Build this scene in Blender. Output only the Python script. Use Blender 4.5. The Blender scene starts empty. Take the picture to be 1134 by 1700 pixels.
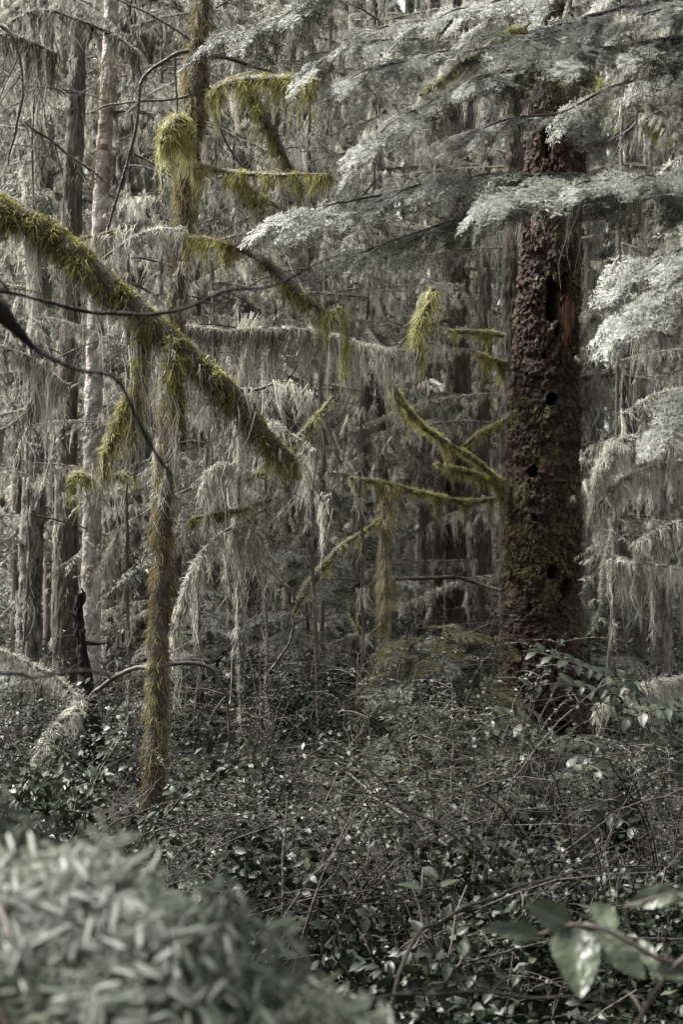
import bpy, math, random
import numpy as np
from mathutils import Matrix, Vector, Euler

# ------------------------------------------------------------------ camera, sky, sun, exposure
C = bpy.context.scene.collection
S = bpy.context.scene
F, CX, CY, CZ = 2468.0, 567.0, 850.0, 1.6        # focal length in photo pixels, centre, eye height
cd = bpy.data.cameras.new('camera'); cam = bpy.data.objects.new('camera', cd); C.objects.link(cam)
cam.location = (0, 0, CZ); cam.rotation_euler = (math.radians(90), 0, 0)
cd.sensor_fit = 'VERTICAL'; cd.sensor_height = 36.0; cd.sensor_width = 24.0
cd.lens = 36.0 * F / 1700.0
cd.clip_start = 0.05; cd.clip_end = 400
cd.dof.use_dof = True; cd.dof.focus_distance = 6.2; cd.dof.aperture_fstop = 7.0; cd.dof.aperture_blades = 7
S.camera = cam

SUN_EL, SUN_AZ = 54.0, -78.0                       # degrees; azimuth from +Y (ahead), negative = left
W = bpy.data.worlds.new('World'); S.world = W; W.use_nodes = True
nt = W.node_tree; nt.nodes.clear()
sky = nt.nodes.new('ShaderNodeTexSky'); sky.sky_type = 'NISHITA'; sky.sun_disc = False
sky.sun_elevation = math.radians(SUN_EL); sky.sun_rotation = math.radians(SUN_AZ)
sky.air_density = 1.2; sky.dust_density = 3.5
hs = nt.nodes.new('ShaderNodeHueSaturation'); hs.inputs['Saturation'].default_value = 0.06
bg = nt.nodes.new('ShaderNodeBackground'); bg.inputs['Strength'].default_value = 0.10
wo = nt.nodes.new('ShaderNodeOutputWorld')
nt.links.new(sky.outputs[0], hs.inputs['Color']); nt.links.new(hs.outputs[0], bg.inputs['Color']); nt.links.new(bg.outputs[0], wo.inputs['Surface'])

sl = bpy.data.lights.new('sun', 'SUN'); sl.energy = 4.8; sl.angle = math.radians(16); sl.color = (1.0, 0.972, 0.925)
sun = bpy.data.objects.new('sun', sl); C.objects.link(sun)
az, el = math.radians(SUN_AZ), math.radians(SUN_EL)
sd = Vector((math.sin(az) * math.cos(el), math.cos(az) * math.cos(el), math.sin(el)))
sun.rotation_euler = sd.to_track_quat('Z', 'Y').to_euler()

S.view_settings.view_transform = 'Standard'; S.view_settings.look = 'None'
S.view_settings.exposure = 1.76; S.view_settings.gamma = 1.0; S.view_settings.use_curve_mapping = False
S.render.engine = 'CYCLES'
S.cycles.max_bounces = 6; S.cycles.diffuse_bounces = 1; S.cycles.glossy_bounces = 2; S.cycles.transmission_bounces = 4
S.cycles.caustics_reflective = False; S.cycles.caustics_refractive = False

rng = np.random.default_rng(11)
random.seed(5)
PI = math.pi

def P(px, py, Y):
    return np.array([(px - CX) / F * Y, Y, CZ + (CY - py) / F * Y])

# ------------------------------------------------------------------ materials
def mat(name, cols, rough=0.8, spec=0.3, trans=0.0, nscale=6.0, namt=0.35, tamt=0.7, bump=0.0, bscale=40.0, ramt=0.25, patch=None, stretch=None):
    """cols: list of (pos, rgb). value = tint*tamt + noise*namt + object random*ramt (centred)."""
    m = bpy.data.materials.new(name); m.use_nodes = True
    t = m.node_tree; t.nodes.clear(); N = t.nodes.new; L = t.links.new
    out = N('ShaderNodeOutputMaterial'); bs = N('ShaderNodeBsdfPrincipled')
    at = N('ShaderNodeAttribute'); at.attribute_name = 'tint'
    tc = N('ShaderNodeTexCoord'); nz = N('ShaderNodeTexNoise'); nz.inputs['Scale'].default_value = nscale; nz.inputs['Detail'].default_value = 5
    src = tc.outputs['Object']
    if stretch:
        mp = N('ShaderNodeMapping'); mp.inputs['Scale'].default_value = stretch; L(src, mp.inputs['Vector']); src = mp.outputs[0]
    L(src, nz.inputs['Vector'])
    oi = N('ShaderNodeObjectInfo')
    def mul(s, k, off):
        n = N('ShaderNodeMath'); n.operation = 'MULTIPLY_ADD'; L(s, n.inputs[0]); n.inputs[1].default_value = k; n.inputs[2].default_value = off; return n.outputs[0]
    def add(a, b):
        n = N('ShaderNodeMath'); n.operation = 'ADD'; L(a, n.inputs[0]); L(b, n.inputs[1]); return n.outputs[0]
    v = add(add(mul(at.outputs['Fac'], tamt, 0.5 - tamt * 0.5), mul(nz.outputs[0], namt * 2, -namt)), mul(oi.outputs['Random'], ramt, -ramt / 2))
    rp = N('ShaderNodeValToRGB'); L(v, rp.inputs[0])
    e = rp.color_ramp.elements
    while len(e) > 1: e.remove(e[-1])
    e[0].position = cols[0][0]; e[0].color = (*cols[0][1], 1)
    for p, c in cols[1:]:
        x = e.new(p); x.color = (*c, 1)
    col = rp.outputs[0]
    if patch:                                       # (colour, scale, threshold, softness): moss or lichen patches with a shape of their own
        pc, psc, pth, pso = patch
        n2 = N('ShaderNodeTexNoise'); n2.inputs['Scale'].default_value = psc; n2.inputs['Detail'].default_value = 6; n2.inputs['Roughness'].default_value = 0.7
        L(tc.outputs['Object'], n2.inputs['Vector'])
        mr = N('ShaderNodeMapRange'); mr.inputs[1].default_value = pth; mr.inputs[2].default_value = pth + pso; L(n2.outputs[0], mr.inputs[0])
        mx = N('ShaderNodeMix'); mx.data_type = 'RGBA'; L(mr.outputs[0], mx.inputs[0]); L(col, mx.inputs[6]); mx.inputs[7].default_value = (*pc, 1); col = mx.outputs[2]
    L(col, bs.inputs['Base Color']); bs.inputs['Roughness'].default_value = rough
    bs.inputs['Specular IOR Level'].default_value = spec
    if bump:
        b = N('ShaderNodeTexNoise'); b.inputs['Scale'].default_value = bscale; b.inputs['Detail'].default_value = 6; L(src, b.inputs['Vector'])
        bn = N('ShaderNodeBump'); bn.inputs['Strength'].default_value = bump; bn.inputs['Distance'].default_value = 0.02; L(b.outputs[0], bn.inputs['Height']); L(bn.outputs[0], bs.inputs['Normal'])
    if trans > 0:
        tr = N('ShaderNodeBsdfTranslucent'); L(col, tr.inputs['Color'])
        ms = N('ShaderNodeMixShader'); ms.inputs[0].default_value = trans
        L(bs.outputs[0], ms.inputs[1]); L(tr.outputs[0], ms.inputs[2]); L(ms.outputs[0], out.inputs['Surface'])
    else:
        L(bs.outputs[0], out.inputs['Surface'])
    return m

M = {}
M['lichen'] = mat('usnea_lichen', [(0.1, (0.06, 0.058, 0.047)), (0.5, (0.31, 0.304, 0.25)), (0.85, (0.68, 0.67, 0.57))], rough=0.95, spec=0.1, trans=0.3, nscale=1.2, namt=0.4)
M['lichen_pale'] = mat('pale_lichen', [(0.1, (0.20, 0.193, 0.155)), (0.5, (0.46, 0.453, 0.38)), (0.9, (0.72, 0.71, 0.62))], rough=0.95, spec=0.1, trans=0.3, nscale=1.2, namt=0.3)
M['moss_green'] = mat('bright_green_moss', [(0.1, (0.045, 0.042, 0.014)), (0.45, (0.205, 0.192, 0.062)), (0.85, (0.50, 0.475, 0.20))], rough=0.9, spec=0.15, trans=0.35, nscale=9, namt=0.35)
M['moss_gold'] = mat('golden_brown_moss', [(0.1, (0.05, 0.036, 0.015)), (0.5, (0.145, 0.118, 0.058)), (0.9, (0.36, 0.315, 0.17))], rough=0.9, spec=0.15, trans=0.3, nscale=5, namt=0.5)
M['moss_olive'] = mat('olive_moss', [(0.1, (0.035, 0.034, 0.010)), (0.45, (0.14, 0.132, 0.045)), (0.85, (0.38, 0.36, 0.155))], rough=0.9, spec=0.15, trans=0.3, nscale=6, namt=0.45)
M['moss_yellow'] = mat('pale_yellow_moss', [(0.1, (0.16, 0.155, 0.045)), (0.5, (0.40, 0.385, 0.165)), (0.9, (0.66, 0.64, 0.36))], rough=0.9, spec=0.15, trans=0.3, nscale=8, namt=0.3)
M['bark_red'] = mat('red_brown_bark', [(0.1, (0.012, 0.007, 0.005)), (0.42, (0.040, 0.0255, 0.018)), (0.70, (0.082, 0.055, 0.040)), (1.0, (0.24, 0.205, 0.175))], rough=0.8, spec=0.25, nscale=3.2, namt=0.55, tamt=0.8, bump=0.8, bscale=60, patch=((0.075, 0.078, 0.030), 3.2, 0.55, 0.12))
M['raw_wood'] = mat('exposed_rotten_wood', [(0.1, (0.03, 0.014, 0.009)), (0.5, (0.11, 0.052, 0.030)), (1.0, (0.26, 0.15, 0.09))], rough=0.8, nscale=20, namt=0.6, bump=0.6, bscale=30, stretch=(4, 4, 0.5))
M['bark_grey'] = mat('furrowed_grey_bark', [(0.1, (0.05, 0.047, 0.043)), (0.5, (0.19, 0.182, 0.165)), (0.95, (0.40, 0.39, 0.36))], rough=0.9, spec=0.2, nscale=10, namt=0.4, tamt=0.9, bump=0.7, bscale=40, patch=((0.13, 0.135, 0.085), 2.5, 0.58, 0.1))
M['bark_pale'] = mat('pale_alder_bark', [(0.1, (0.10, 0.085, 0.07)), (0.5, (0.30, 0.27, 0.245)), (0.95, (0.52, 0.49, 0.46))], rough=0.8, spec=0.25, nscale=5, namt=0.4, bump=0.5, bscale=25, patch=((0.13, 0.105, 0.06), 3.0, 0.56, 0.06), stretch=(1, 1, 3))
M['bark_dark'] = mat('dark_wet_bark', [(0.1, (0.012, 0.010, 0.009)), (0.5, (0.045, 0.038, 0.033)), (0.95, (0.12, 0.105, 0.09))], rough=0.6, spec=0.4, nscale=20, namt=0.5, bump=0.6, bscale=60)
M['bark_far'] = mat('brown_trunk_bark', [(0.1, (0.030, 0.025, 0.020)), (0.5, (0.090, 0.076, 0.064)), (0.95, (0.19, 0.17, 0.145))], rough=0.9, spec=0.2, nscale=7, namt=0.5, bump=0.9, bscale=18, stretch=(3, 3, 0.5))
M['char'] = mat('burnt_and_dark_wood', [(0.1, (0.004, 0.004, 0.004)), (0.5, (0.010, 0.009, 0.009)), (0.95, (0.03, 0.028, 0.026))], rough=0.8, spec=0.15, nscale=20, bump=0.8, bscale=30)  # black of the burnt stump, also used to darken unburnt twigs
M['twig'] = mat('bare_twig_bark', [(0.1, (0.020, 0.016, 0.013)), (0.5, (0.055, 0.044, 0.037)), (0.95, (0.14, 0.12, 0.105))], rough=0.6, spec=0.4, nscale=12, namt=0.5)
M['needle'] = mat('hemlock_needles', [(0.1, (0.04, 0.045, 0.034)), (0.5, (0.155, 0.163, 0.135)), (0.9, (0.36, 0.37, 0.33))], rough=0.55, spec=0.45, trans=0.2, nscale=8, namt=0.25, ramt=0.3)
M['needle_near'] = mat('shaded_hemlock_needles', [(0.1, (0.015, 0.018, 0.012)), (0.5, (0.045, 0.052, 0.038)), (0.9, (0.15, 0.16, 0.13))], rough=0.55, spec=0.35, trans=0.2, nscale=8, namt=0.25, ramt=0.4)  # darker copy of the hemlock needles, shade put into the colour
M['needle_olive'] = mat('olive_mossy_needles', [(0.1, (0.05, 0.05, 0.02)), (0.5, (0.17, 0.17, 0.085)), (0.9, (0.38, 0.375, 0.22))], rough=0.6, spec=0.3, trans=0.25, nscale=4, namt=0.3, ramt=0.3)
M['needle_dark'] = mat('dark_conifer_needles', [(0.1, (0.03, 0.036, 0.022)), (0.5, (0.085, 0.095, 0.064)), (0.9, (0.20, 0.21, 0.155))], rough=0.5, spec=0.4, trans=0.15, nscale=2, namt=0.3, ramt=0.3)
M['leaf'] = mat('glossy_salal_leaf', [(0.1, (0.006, 0.008, 0.005)), (0.5, (0.015, 0.020, 0.011)), (0.9, (0.048, 0.058, 0.033))], rough=0.46, spec=0.28, trans=0.10, nscale=20, namt=0.15, ramt=0.5)  # darker than real salal: undergrowth shade is put into the colour
M['leaf_big'] = mat('broad_glossy_leaf', [(0.1, (0.020, 0.028, 0.014)), (0.5, (0.045, 0.055, 0.034)), (0.9, (0.105, 0.118, 0.08))], rough=0.34, spec=0.5, trans=0.15, nscale=30, namt=0.2, ramt=0.2, bump=.3, bscale=60)
M['moss_tan'] = mat('tan_hanging_moss', [(0.1, (0.09, 0.07, 0.03)), (0.5, (0.20, 0.165, 0.082)), (0.9, (0.42, 0.37, 0.22))], rough=0.9, spec=0.15, trans=0.3, nscale=6, namt=0.4)
M['leaf_pale'] = mat('small_huckleberry_leaf', [(0.1, (0.006, 0.008, 0.004)), (0.5, (0.020, 0.025, 0.014)), (0.9, (0.080, 0.090, 0.053))], rough=0.48, spec=0.3, trans=0.15, nscale=3, namt=0.3, ramt=0.3)  # colour darkened in place of shade, on ground cover and ferns too
M['litter'] = mat('dark_forest_soil', [(0.1, (0.006, 0.005, 0.004)), (0.5, (0.015, 0.012, 0.009)), (0.95, (0.035, 0.030, 0.022))], rough=0.95, nscale=2.5, namt=0.7, tamt=0.0, bump=1.0, bscale=12, patch=((0.010, 0.011, 0.006), 1.6, 0.5, 0.1))
M['bracket'] = mat('pale_dead_leaf', [(0.1, (0.3, 0.29, 0.2)), (0.9, (0.6, 0.6, 0.48))], rough=0.6)

# ------------------------------------------------------------------ mesh helpers
def vnoise(p, scale, seed=0):
    q = np.asarray(p, float) * scale + seed * 17.13
    i = np.floor(q).astype(np.int64); f = q - i; f = f * f * (3 - 2 * f)
    def h(a, b, c):
        n = (a * 73856093) ^ (b * 19349663) ^ (c * 83492791) ^ (seed * 2654435)
        n = (n ^ (n >> 13)) * 1274126177 & 0x7fffffff
        return ((n ^ (n >> 16)) & 0xffff) / 65535.0
    r = 0
    for dx in (0, 1):
        for dy in (0, 1):
            for dz in (0, 1):
                w = (f[..., 0] if dx else 1 - f[..., 0]) * (f[..., 1] if dy else 1 - f[..., 1]) * (f[..., 2] if dz else 1 - f[..., 2])
                r = r + w * h(i[..., 0] + dx, i[..., 1] + dy, i[..., 2] + dz)
    return r

class Geo:
    def __init__(s): s.V = []; s.Q = []; s.T = []; s.n = 0
    def add(s, V, Q, tint):
        V = np.asarray(V, float).reshape(-1, 3); Q = np.asarray(Q, np.int64).reshape(-1, 4)
        s.V.append(V); s.Q.append(Q + s.n)
        t = np.broadcast_to(np.asarray(tint, float), (len(V),)); s.T.append(t); s.n += len(V)
    def mesh(s, name, smooth=True, off=None):
        me = bpy.data.meshes.new(name)
        if not s.V: return me
        V = np.concatenate(s.V); Q = np.concatenate(s.Q); T = np.concatenate(s.T)
        if off is not None: V = V - np.asarray(off)
        me.vertices.add(len(V)); me.vertices.foreach_set('co', V.astype(np.float32).ravel())
        me.loops.add(Q.size); me.loops.foreach_set('vertex_index', Q.astype(np.int32).ravel())
        me.polygons.add(len(Q)); me.polygons.foreach_set('loop_start', np.arange(0, Q.size, 4, dtype=np.int32))
        if smooth: me.polygons.foreach_set('use_smooth', np.ones(len(Q), bool))
        a = me.attributes.new('tint', 'FLOAT', 'POINT'); a.data.foreach_set('value', T.astype(np.float32))
        me.update(calc_edges=True)
        return me

TRI = [0]
def link(name, me, m, parent=None, **kw):
    o = bpy.data.objects.new(name, me); C.objects.link(o)
    if m is not None and not me.materials: me.materials.append(m)
    if parent is not None: o.parent = parent
    for k, v in kw.items(): o[k] = v
    return o
def part(name, g, m, parent, off=None, smooth=True, **kw):
    TRI[0] += 2 * sum(len(q) for q in g.Q)
    return link(name, g.mesh(name, smooth, off), m, parent, **kw)
def thing(name, label, cat, loc=(0, 0, 0), group=None):
    o = bpy.data.objects.new(name, None); C.objects.link(o); o.location = tuple(loc); o.empty_display_size = 0.1
    o['label'] = label; o['category'] = cat
    if group: o['group'] = group
    o['_off'] = 0
    del o['_off']
    return o

def nrm(v): return v / np.maximum(np.linalg.norm(v, axis=-1, keepdims=True), 1e-9)

def spline(pts, step=0.03, jitter=0.0, seed=0):
    """Catmull-Rom through pts (n,k) resampled at about `step`; extra columns (radius) are carried."""
    p = np.asarray(pts, float); n = len(p)
    if n == 2: p = np.vstack([p[0], (p[0] + p[1]) / 2, p[1]]); n = 3
    e = np.vstack([2 * p[0] - p[1], p, 2 * p[-1] - p[-2]])
    out = []
    for i in range(n - 1):
        a, b, c, d = e[i], e[i + 1], e[i + 2], e[i + 3]
        k = max(2, int(np.linalg.norm((c - b)[:3]) / step))
        t = np.linspace(0, 1, k, endpoint=False)[:, None]
        out.append(0.5 * (2 * b + (c - a) * t + (2 * a - 5 * b + 4 * c - d) * t ** 2 + (3 * b - a - 3 * c + d) * t ** 3))
    out.append(p[-1:]); o = np.vstack(out)
    if jitter:
        for ax in range(3):
            o[:, ax] += jitter * (vnoise(o[:, :3], 4.0, seed + ax) - 0.5) + jitter * 0.4 * (vnoise(o[:, :3], 14.0, seed + ax + 5) - 0.5)
    return o

def frames(p):
    t = nrm(np.gradient(p, axis=0))
    up = np.array([0, 0, 1.0]) if abs(t[:, 2]).mean() < 0.8 else np.array([0, 1.0, 0])
    a = nrm(np.cross(t, up)); b = np.cross(a, t)
    return t, a, b

def tube(g, p, r, ns=8, bump=0.0, tint=0.5, seed=0, bs=20.0):
    p = np.asarray(p, float)[:, :3]; n = len(p); r = np.broadcast_to(np.asarray(r, float), (n,))
    t, a, b = frames(p)
    th = np.linspace(0, 2 * PI, ns, endpoint=False)
    d = a[:, None] * np.cos(th)[None, :, None] + b[:, None] * np.sin(th)[None, :, None]
    V = p[:, None] + d * r[:, None, None]; tv = np.full((n, ns), tint)
    if bump:
        k = vnoise(V, bs, seed); V = V + d * (r[:, None] * bump * (k - 0.5) * 2)[..., None]; tv = tint + (k - 0.5) * 0.5
    i = np.arange(n - 1)[:, None] * ns; j = np.arange(ns)[None]; j2 = (j + 1) % ns
    Q = np.stack([i + j, i + j2, i + ns + j2, i + ns + j], -1)
    g.add(V, Q, tv.ravel())
    m = n * ns                                      # closing caps: a centre point as degenerate quads is avoided by a small cone ring
    for idx in (0, n - 1):
        base = idx * ns; ring = np.arange(ns)
        Vc = np.vstack([V[idx], p[idx][None]]); 
        Qc = [[k2, (k2 + 1) % ns, (k2 + 2) % ns if k2 + 2 < ns else 0, ns] for k2 in range(0, ns - 1, 2)]
        g.add(Vc, Qc, tint)

def ribbons(g, Pn, w, tint, side=None):
    """Pn (N,S,3), w (N,S) full width, tint (N,)."""
    N, Sn, _ = Pn.shape
    if N == 0: return
    if side is None:
        an = rng.uniform(0, 2 * PI, N); side = np.stack([np.cos(an), np.sin(an) * 0.8, rng.normal(0, .15, N)], -1)
    ax = nrm(Pn[:, -1] - Pn[:, 0]); sd_ = nrm(side - ax * (side * ax).sum(-1, keepdims=True))
    off = sd_[:, None] * (w[..., None] * 0.5)
    V = np.stack([Pn - off, Pn + off], 2)           # N,S,2,3
    b = (np.arange(N) * Sn * 2)[:, None]; k = (np.arange(Sn - 1) * 2)[None]
    Q = np.stack([b + k, b + k + 1, b + k + 3, b + k + 2], -1)
    g.add(V, Q, np.repeat(tint, Sn * 2))

def beard(g, roots, L, n_per=14, spread=0.03, w=0.0035, nseg=6, fuzz=2, tint0=0.5, sway=0.05, dirs=None):
    """Hanging old man's beard: at every root a clump of strands that hang and draw together."""
    if n_per >= 8 and len(roots) > 30:
        q_ = int(len(roots) * .62); roots = roots[:q_]; L = L[:q_] * rng.choice([.55, .9, 1.35], q_); n_per = int(n_per * 1.35)
    R = np.repeat(roots, n_per, 0); N = len(R); LL = np.repeat(L, n_per) * rng.beta(1.6, 1.8, N) * 1.2
    t = np.linspace(0, 1, nseg)[None, :, None]
    o = rng.normal(0, 1, (N, 3)) * [1, 1, .3] * spread
    drift = np.repeat(rng.normal(0, 1, (len(roots), 3)) * [1, 1, 0] * sway, n_per, 0)
    Pn = R[:, None] + o[:, None] * (1 - t * 0.8) + LL[:, None, None] * (t * np.array([0, 0, -1.0]) + drift[:, None] * t)
    wob = .38 * rng.normal(0, 1, (N, nseg, 3)) + np.repeat(rng.normal(0, .92, (len(roots), nseg, 3)), n_per, 0); wob = np.cumsum(wob * [1, 1, .2], 1); wob -= wob[:, :1]
    Pn = Pn + wob * (LL / nseg)[:, None, None] * 0.24
    ti = np.repeat(np.clip(rng.normal(tint0, .26, len(roots)), 0, 1), n_per) + rng.normal(0, .16, N)
    ti = np.clip(ti, 0, 1)
    wd = (w * rng.uniform(.5, 1.4, N))[:, None] * np.linspace(1, .25, nseg)[None]
    ribbons(g, Pn, wd, ti)
    if fuzz:
        K = int(N * fuzz); i = rng.integers(0, N, K); s = rng.integers(0, nseg - 1, K); f = rng.random((K, 1))
        q = Pn[i, s] * (1 - f) + Pn[i, s + 1] * f
        an = rng.uniform(0, 2 * PI, K); l = rng.uniform(.012, .05, K) * (w / .0035) ** .6
        d = np.stack([np.cos(an) * .6, np.sin(an) * .6, -np.ones(K) * .9], -1)
        Q2 = np.stack([q, q + d * l[:, None]], 1)
        ribbons(g, Q2, np.stack([np.full(K, w * .5), np.full(K, w * .15)], 1), np.clip(ti[i] + rng.normal(.05, .1, K), 0, 1))

def moss(g, path, r, density=9000, L=0.022, w=0.003, droop=0.6, under=1.6, nseg=3, tint0=0.5):
    """Feathery moss on a limb. path (n,3), r (n,) radii; density strands per square metre of surface."""
    p = np.asarray(path, float)[:, :3]; r = np.broadcast_to(np.asarray(r, float), (len(p),))
    seg = np.linalg.norm(np.diff(p, axis=0), axis=1); area = (seg * (r[1:] + r[:-1]) * PI)
    N = max(10, int(area.sum() * density)); cdf = np.cumsum(area) / area.sum()
    i = np.searchsorted(cdf, rng.random(N)); f = rng.random(N)
    c = p[i] * (1 - f)[:, None] + p[i + 1] * f[:, None]; rr = r[i] * (1 - f) + r[i + 1] * f
    t, a, b = frames(p); th = rng.uniform(0, 2 * PI, N)
    d = a[i] * np.cos(th)[:, None] + b[i] * np.sin(th)[:, None]
    root = c + d * rr[:, None] * 0.93
    tufts = vnoise(root, 28.0, 3); big = vnoise(root, 7.0, 8)
    LL = L * rng.uniform(.4, 1.3, N) * (0.2 + 1.5 * tufts ** 1.6 + 0.6 * big); LL *= 1 + under * np.clip(-d[:, 2], 0, 1) * big
    keep = rng.random(N) < np.clip((tufts - .12) * 2.6, .30, 1)
    dirn = nrm(d + t[i] * rng.normal(0, .7, (N, 1)) + rng.normal(0, .55, (N, 3)))
    s = np.linspace(0, 1, nseg)[None, :, None]
    Pn = root[:, None] + LL[:, None, None] * (dirn[:, None] * s + np.array([0, 0, -droop]) * s ** 2)
    ti = np.clip(tint0 + (tufts - .5) * .7 + (big - .5) * .5 + rng.normal(0, .13, N), 0, 1)
    wd = (w * rng.uniform(.6, 1.3, N))[:, None] * np.linspace(1, .3, nseg)[None]
    Pn[:, 1:] += rng.normal(0, 1, Pn[:, 1:].shape) * (LL * .16)[:, None, None]
    ribbons(g, Pn[keep], wd[keep], ti[keep], side=rng.normal(0, 1, (N, 3))[keep])

def leafg(g, L=0.06, W_=0.036, nx=5, droop=0.25, fold=0.25, tint=0.5, base=None, ax=None, side=None, tipn=1.6):
    """One ovate leaf with a folded midrib; along ax from base, width along side."""
    ax = np.array([1., 0, 0]) if ax is None else ax; side = np.array([0, 1., 0]) if side is None else side
    up = np.cross(ax, side); base = np.zeros(3) if base is None else base
    s = np.linspace(0, 1, nx + 1); prof = np.sin(PI * s ** 0.75) ** 0.8 * (1 - s ** tipn * 0.15); prof[0] = .03; prof[-1] = .02
    V = []; T = []
    for k in range(nx + 1):
        for q in (-1, -.5, 0, .5, 1):
            y = q * prof[k] * W_ / 2
            V.append(base + ax * s[k] * L + side * y + up * (abs(q) * prof[k] * W_ / 2 * fold - droop * L * s[k] ** 2 + (abs(q) == .5) * W_ * .035))
            T.append(tint + (0.28 if q == 0 else 0))
    Q = [[k * 5 + j, k * 5 + j + 1, (k + 1) * 5 + j + 1, (k + 1) * 5 + j] for k in range(nx) for j in range(4)]
    g.add(V, Q, T)

def leaves_vec(g, base, ax, side, L, Wd, tint, droop=.25, fold=.3):
    """Many small leaves at once: 3x3 grid each."""
    N = len(base); ax = nrm(ax); side = nrm(side - ax * (side * ax).sum(-1, keepdims=True)); up = np.cross(ax, side)
    up = up * np.where(up[:, 2:] < 0, -1, 1)
    sv = np.array([0, .3, .68, 1.]); pf = np.array([.1, .95, .78, .04])
    V = np.zeros((N, 4, 3, 3))
    for k in range(4):
        for j, q in enumerate((-1, 0, 1)):
            V[:, k, j] = base + ax * (sv[k] * L)[:, None] + side * (q * pf[k] * Wd / 2)[:, None] + up * (abs(q) * pf[k] * Wd / 2 * fold - droop * L * sv[k] ** 2)[:, None]
    b = (np.arange(N) * 12)[:, None]; k = np.array([kk * 3 + jj for kk in range(3) for jj in range(2)])[None]
    Q = np.stack([b + k, b + k + 1, b + k + 4, b + k + 3], -1)
    g.add(V, Q, np.repeat(tint, 12))

def basis(x, z=(0, 0, 1)):
    x = nrm(np.asarray(x, float)); y = nrm(np.cross(np.asarray(z, float), x)); z = np.cross(x, y)
    return x, y, z
def mtx(loc, x, y, z, s=1.0):
    m = np.eye(4); m[:3, 0] = x * s; m[:3, 1] = y * s; m[:3, 2] = z * s; m[:3, 3] = loc
    return Matrix(m.tolist())

# ------------------------------------------------------------------ shared meshes
def make_spray(L=0.26, needle=0.017, seed=0, droopf=.12, dens=1.0, wf=.0030):
    """A flat hemlock frond along +X: twig, side twigs and two rows of flat needles."""
    r = np.random.default_rng(seed); g = Geo(); gt = Geo()
    s = np.linspace(0, 1, 14); ax = np.stack([s * L, .012 * np.sin(s * 5 + seed), -droopf * L * s ** 2], 1)
    tube(g, ax, np.linspace(.0016, .0005, 14), 4, tint=.0)
    paths = [ax]; n = int(13 * dens)
    for i in range(n):
        f = .06 + .88 * i / n; sg = 1 if i % 2 else -1
        l = L * (.44 * (1 - f) ** .75 + .07) * r.uniform(.7, 1.15); k = f * 13; b = ax[int(k)] * (1 - k % 1) + ax[min(13, int(k) + 1)] * (k % 1)
        an = math.radians(r.uniform(42, 62)) * sg; d = np.array([math.cos(an), math.sin(an), r.normal(0, .12)])
        q = np.linspace(0, 1, 6)[:, None]; pth = b + d * l * q + np.array([.25 * l, 0, -.22 * l]) * q ** 2
        tube(g, pth, .0006, 3, tint=.05); paths.append(pth)
        if l > L * .22:
            for f2 in (.35, .55, .75):
                for s2 in (1, -1):
                    if r.random() < .6:
                        b2 = b + d * l * f2; a2 = an + s2 * .8; l2 = l * (1 - f2) * .6
                        paths.append(b2 + np.array([math.cos(a2), math.sin(a2), -.1]) * l2 * q)
    B, A, Ti = [], [], []
    for pth in paths:
        t = nrm(np.gradient(pth, axis=0)); ln = np.linalg.norm(np.diff(pth, axis=0), axis=1).sum(); m = max(3, int(ln / (.0042 * needle / .0115)))
        tt = .3 * r.random()
        for i in range(m):
            f = (i + r.random() * .5) / m * (len(pth) - 1); k = min(len(pth) - 2, int(f)); p0 = pth[k] * (1 - f + k) + pth[k + 1] * (f - k)
            for sg in (1, -1):
                if r.random() < .1: continue
                t0 = t[k]; sv = np.array([-t0[1], t0[0], 0]) * sg; an = r.uniform(.75, 1.2)
                B.append(p0); A.append(t0 * math.cos(an) + sv * math.sin(an) + np.array([0, 0, r.normal(.08, .16)])); Ti.append(.3 + tt + r.normal(0, .12))
    B, A = np.array(B), nrm(np.array(A)); N = len(B); nl = needle * r.uniform(.6, 1.15, N)
    s3 = np.array([0, .45, .85, 1])[None, :, None]
    Pn = B[:, None] + A[:, None] * nl[:, None, None] * s3 + np.array([0, 0, -.10]) * (nl[:, None, None] * s3 ** 2)
    sd_ = np.cross(A, [0, 0, 1.0]) + r.normal(0, .25, (N, 3))
    ribbons(g, Pn, (wf * (needle / .0155) * r.uniform(.8, 1.2, N))[:, None] * np.array([.5, 1, .9, .35])[None], np.clip(Ti, 0, 1), side=sd_)
    me = g.mesh('needle_spray'); TRI[0] += 2 * sum(len(q) for q in g.Q)
    return me
SPRAY = [make_spray(seed=i, L=l) for i, l in enumerate((.26, .22, .30, .24, .28))]
for me in SPRAY: me.materials.append(M['needle'])
SPRAY_DK = []  # the same fronds with a darker needle colour
SPRAY_MIX = []
SPRAY_DKSRC = [make_spray(seed=30 + i, L=.22, needle=.023, dens=.95, wf=.0021) for i in range(3)]
for me in SPRAY_DKSRC:
    c = me; c.materials.append(M['needle_dark']); SPRAY_DK.append(c)
SPRAY_MID = [make_spray(seed=40 + i, L=.23, needle=.023, dens=1.0, wf=.0021) for i in range(5)]
for me in SPRAY_MID: me.materials.append(M['needle'])
SPRAY_BIG = [make_spray(seed=20 + i, L=.2, needle=.030, dens=.95, wf=.0020) for i in range(3)]
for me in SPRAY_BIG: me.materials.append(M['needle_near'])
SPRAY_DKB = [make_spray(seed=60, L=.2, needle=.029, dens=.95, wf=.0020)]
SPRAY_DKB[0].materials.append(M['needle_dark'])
SPRAY_SM = [make_spray(seed=10 + i, L=.24, needle=.012, dens=.7) for i in range(2)]   # thinner, for saplings farther away
for me in SPRAY_SM: me.materials.append(M['needle'])
SPRAY_OL = [make_spray(seed=70 + i, L=.26, needle=.016, dens=.8, wf=.0026) for i in range(2)]
for me in SPRAY_OL: me.materials.append(M['needle_olive'])

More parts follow.
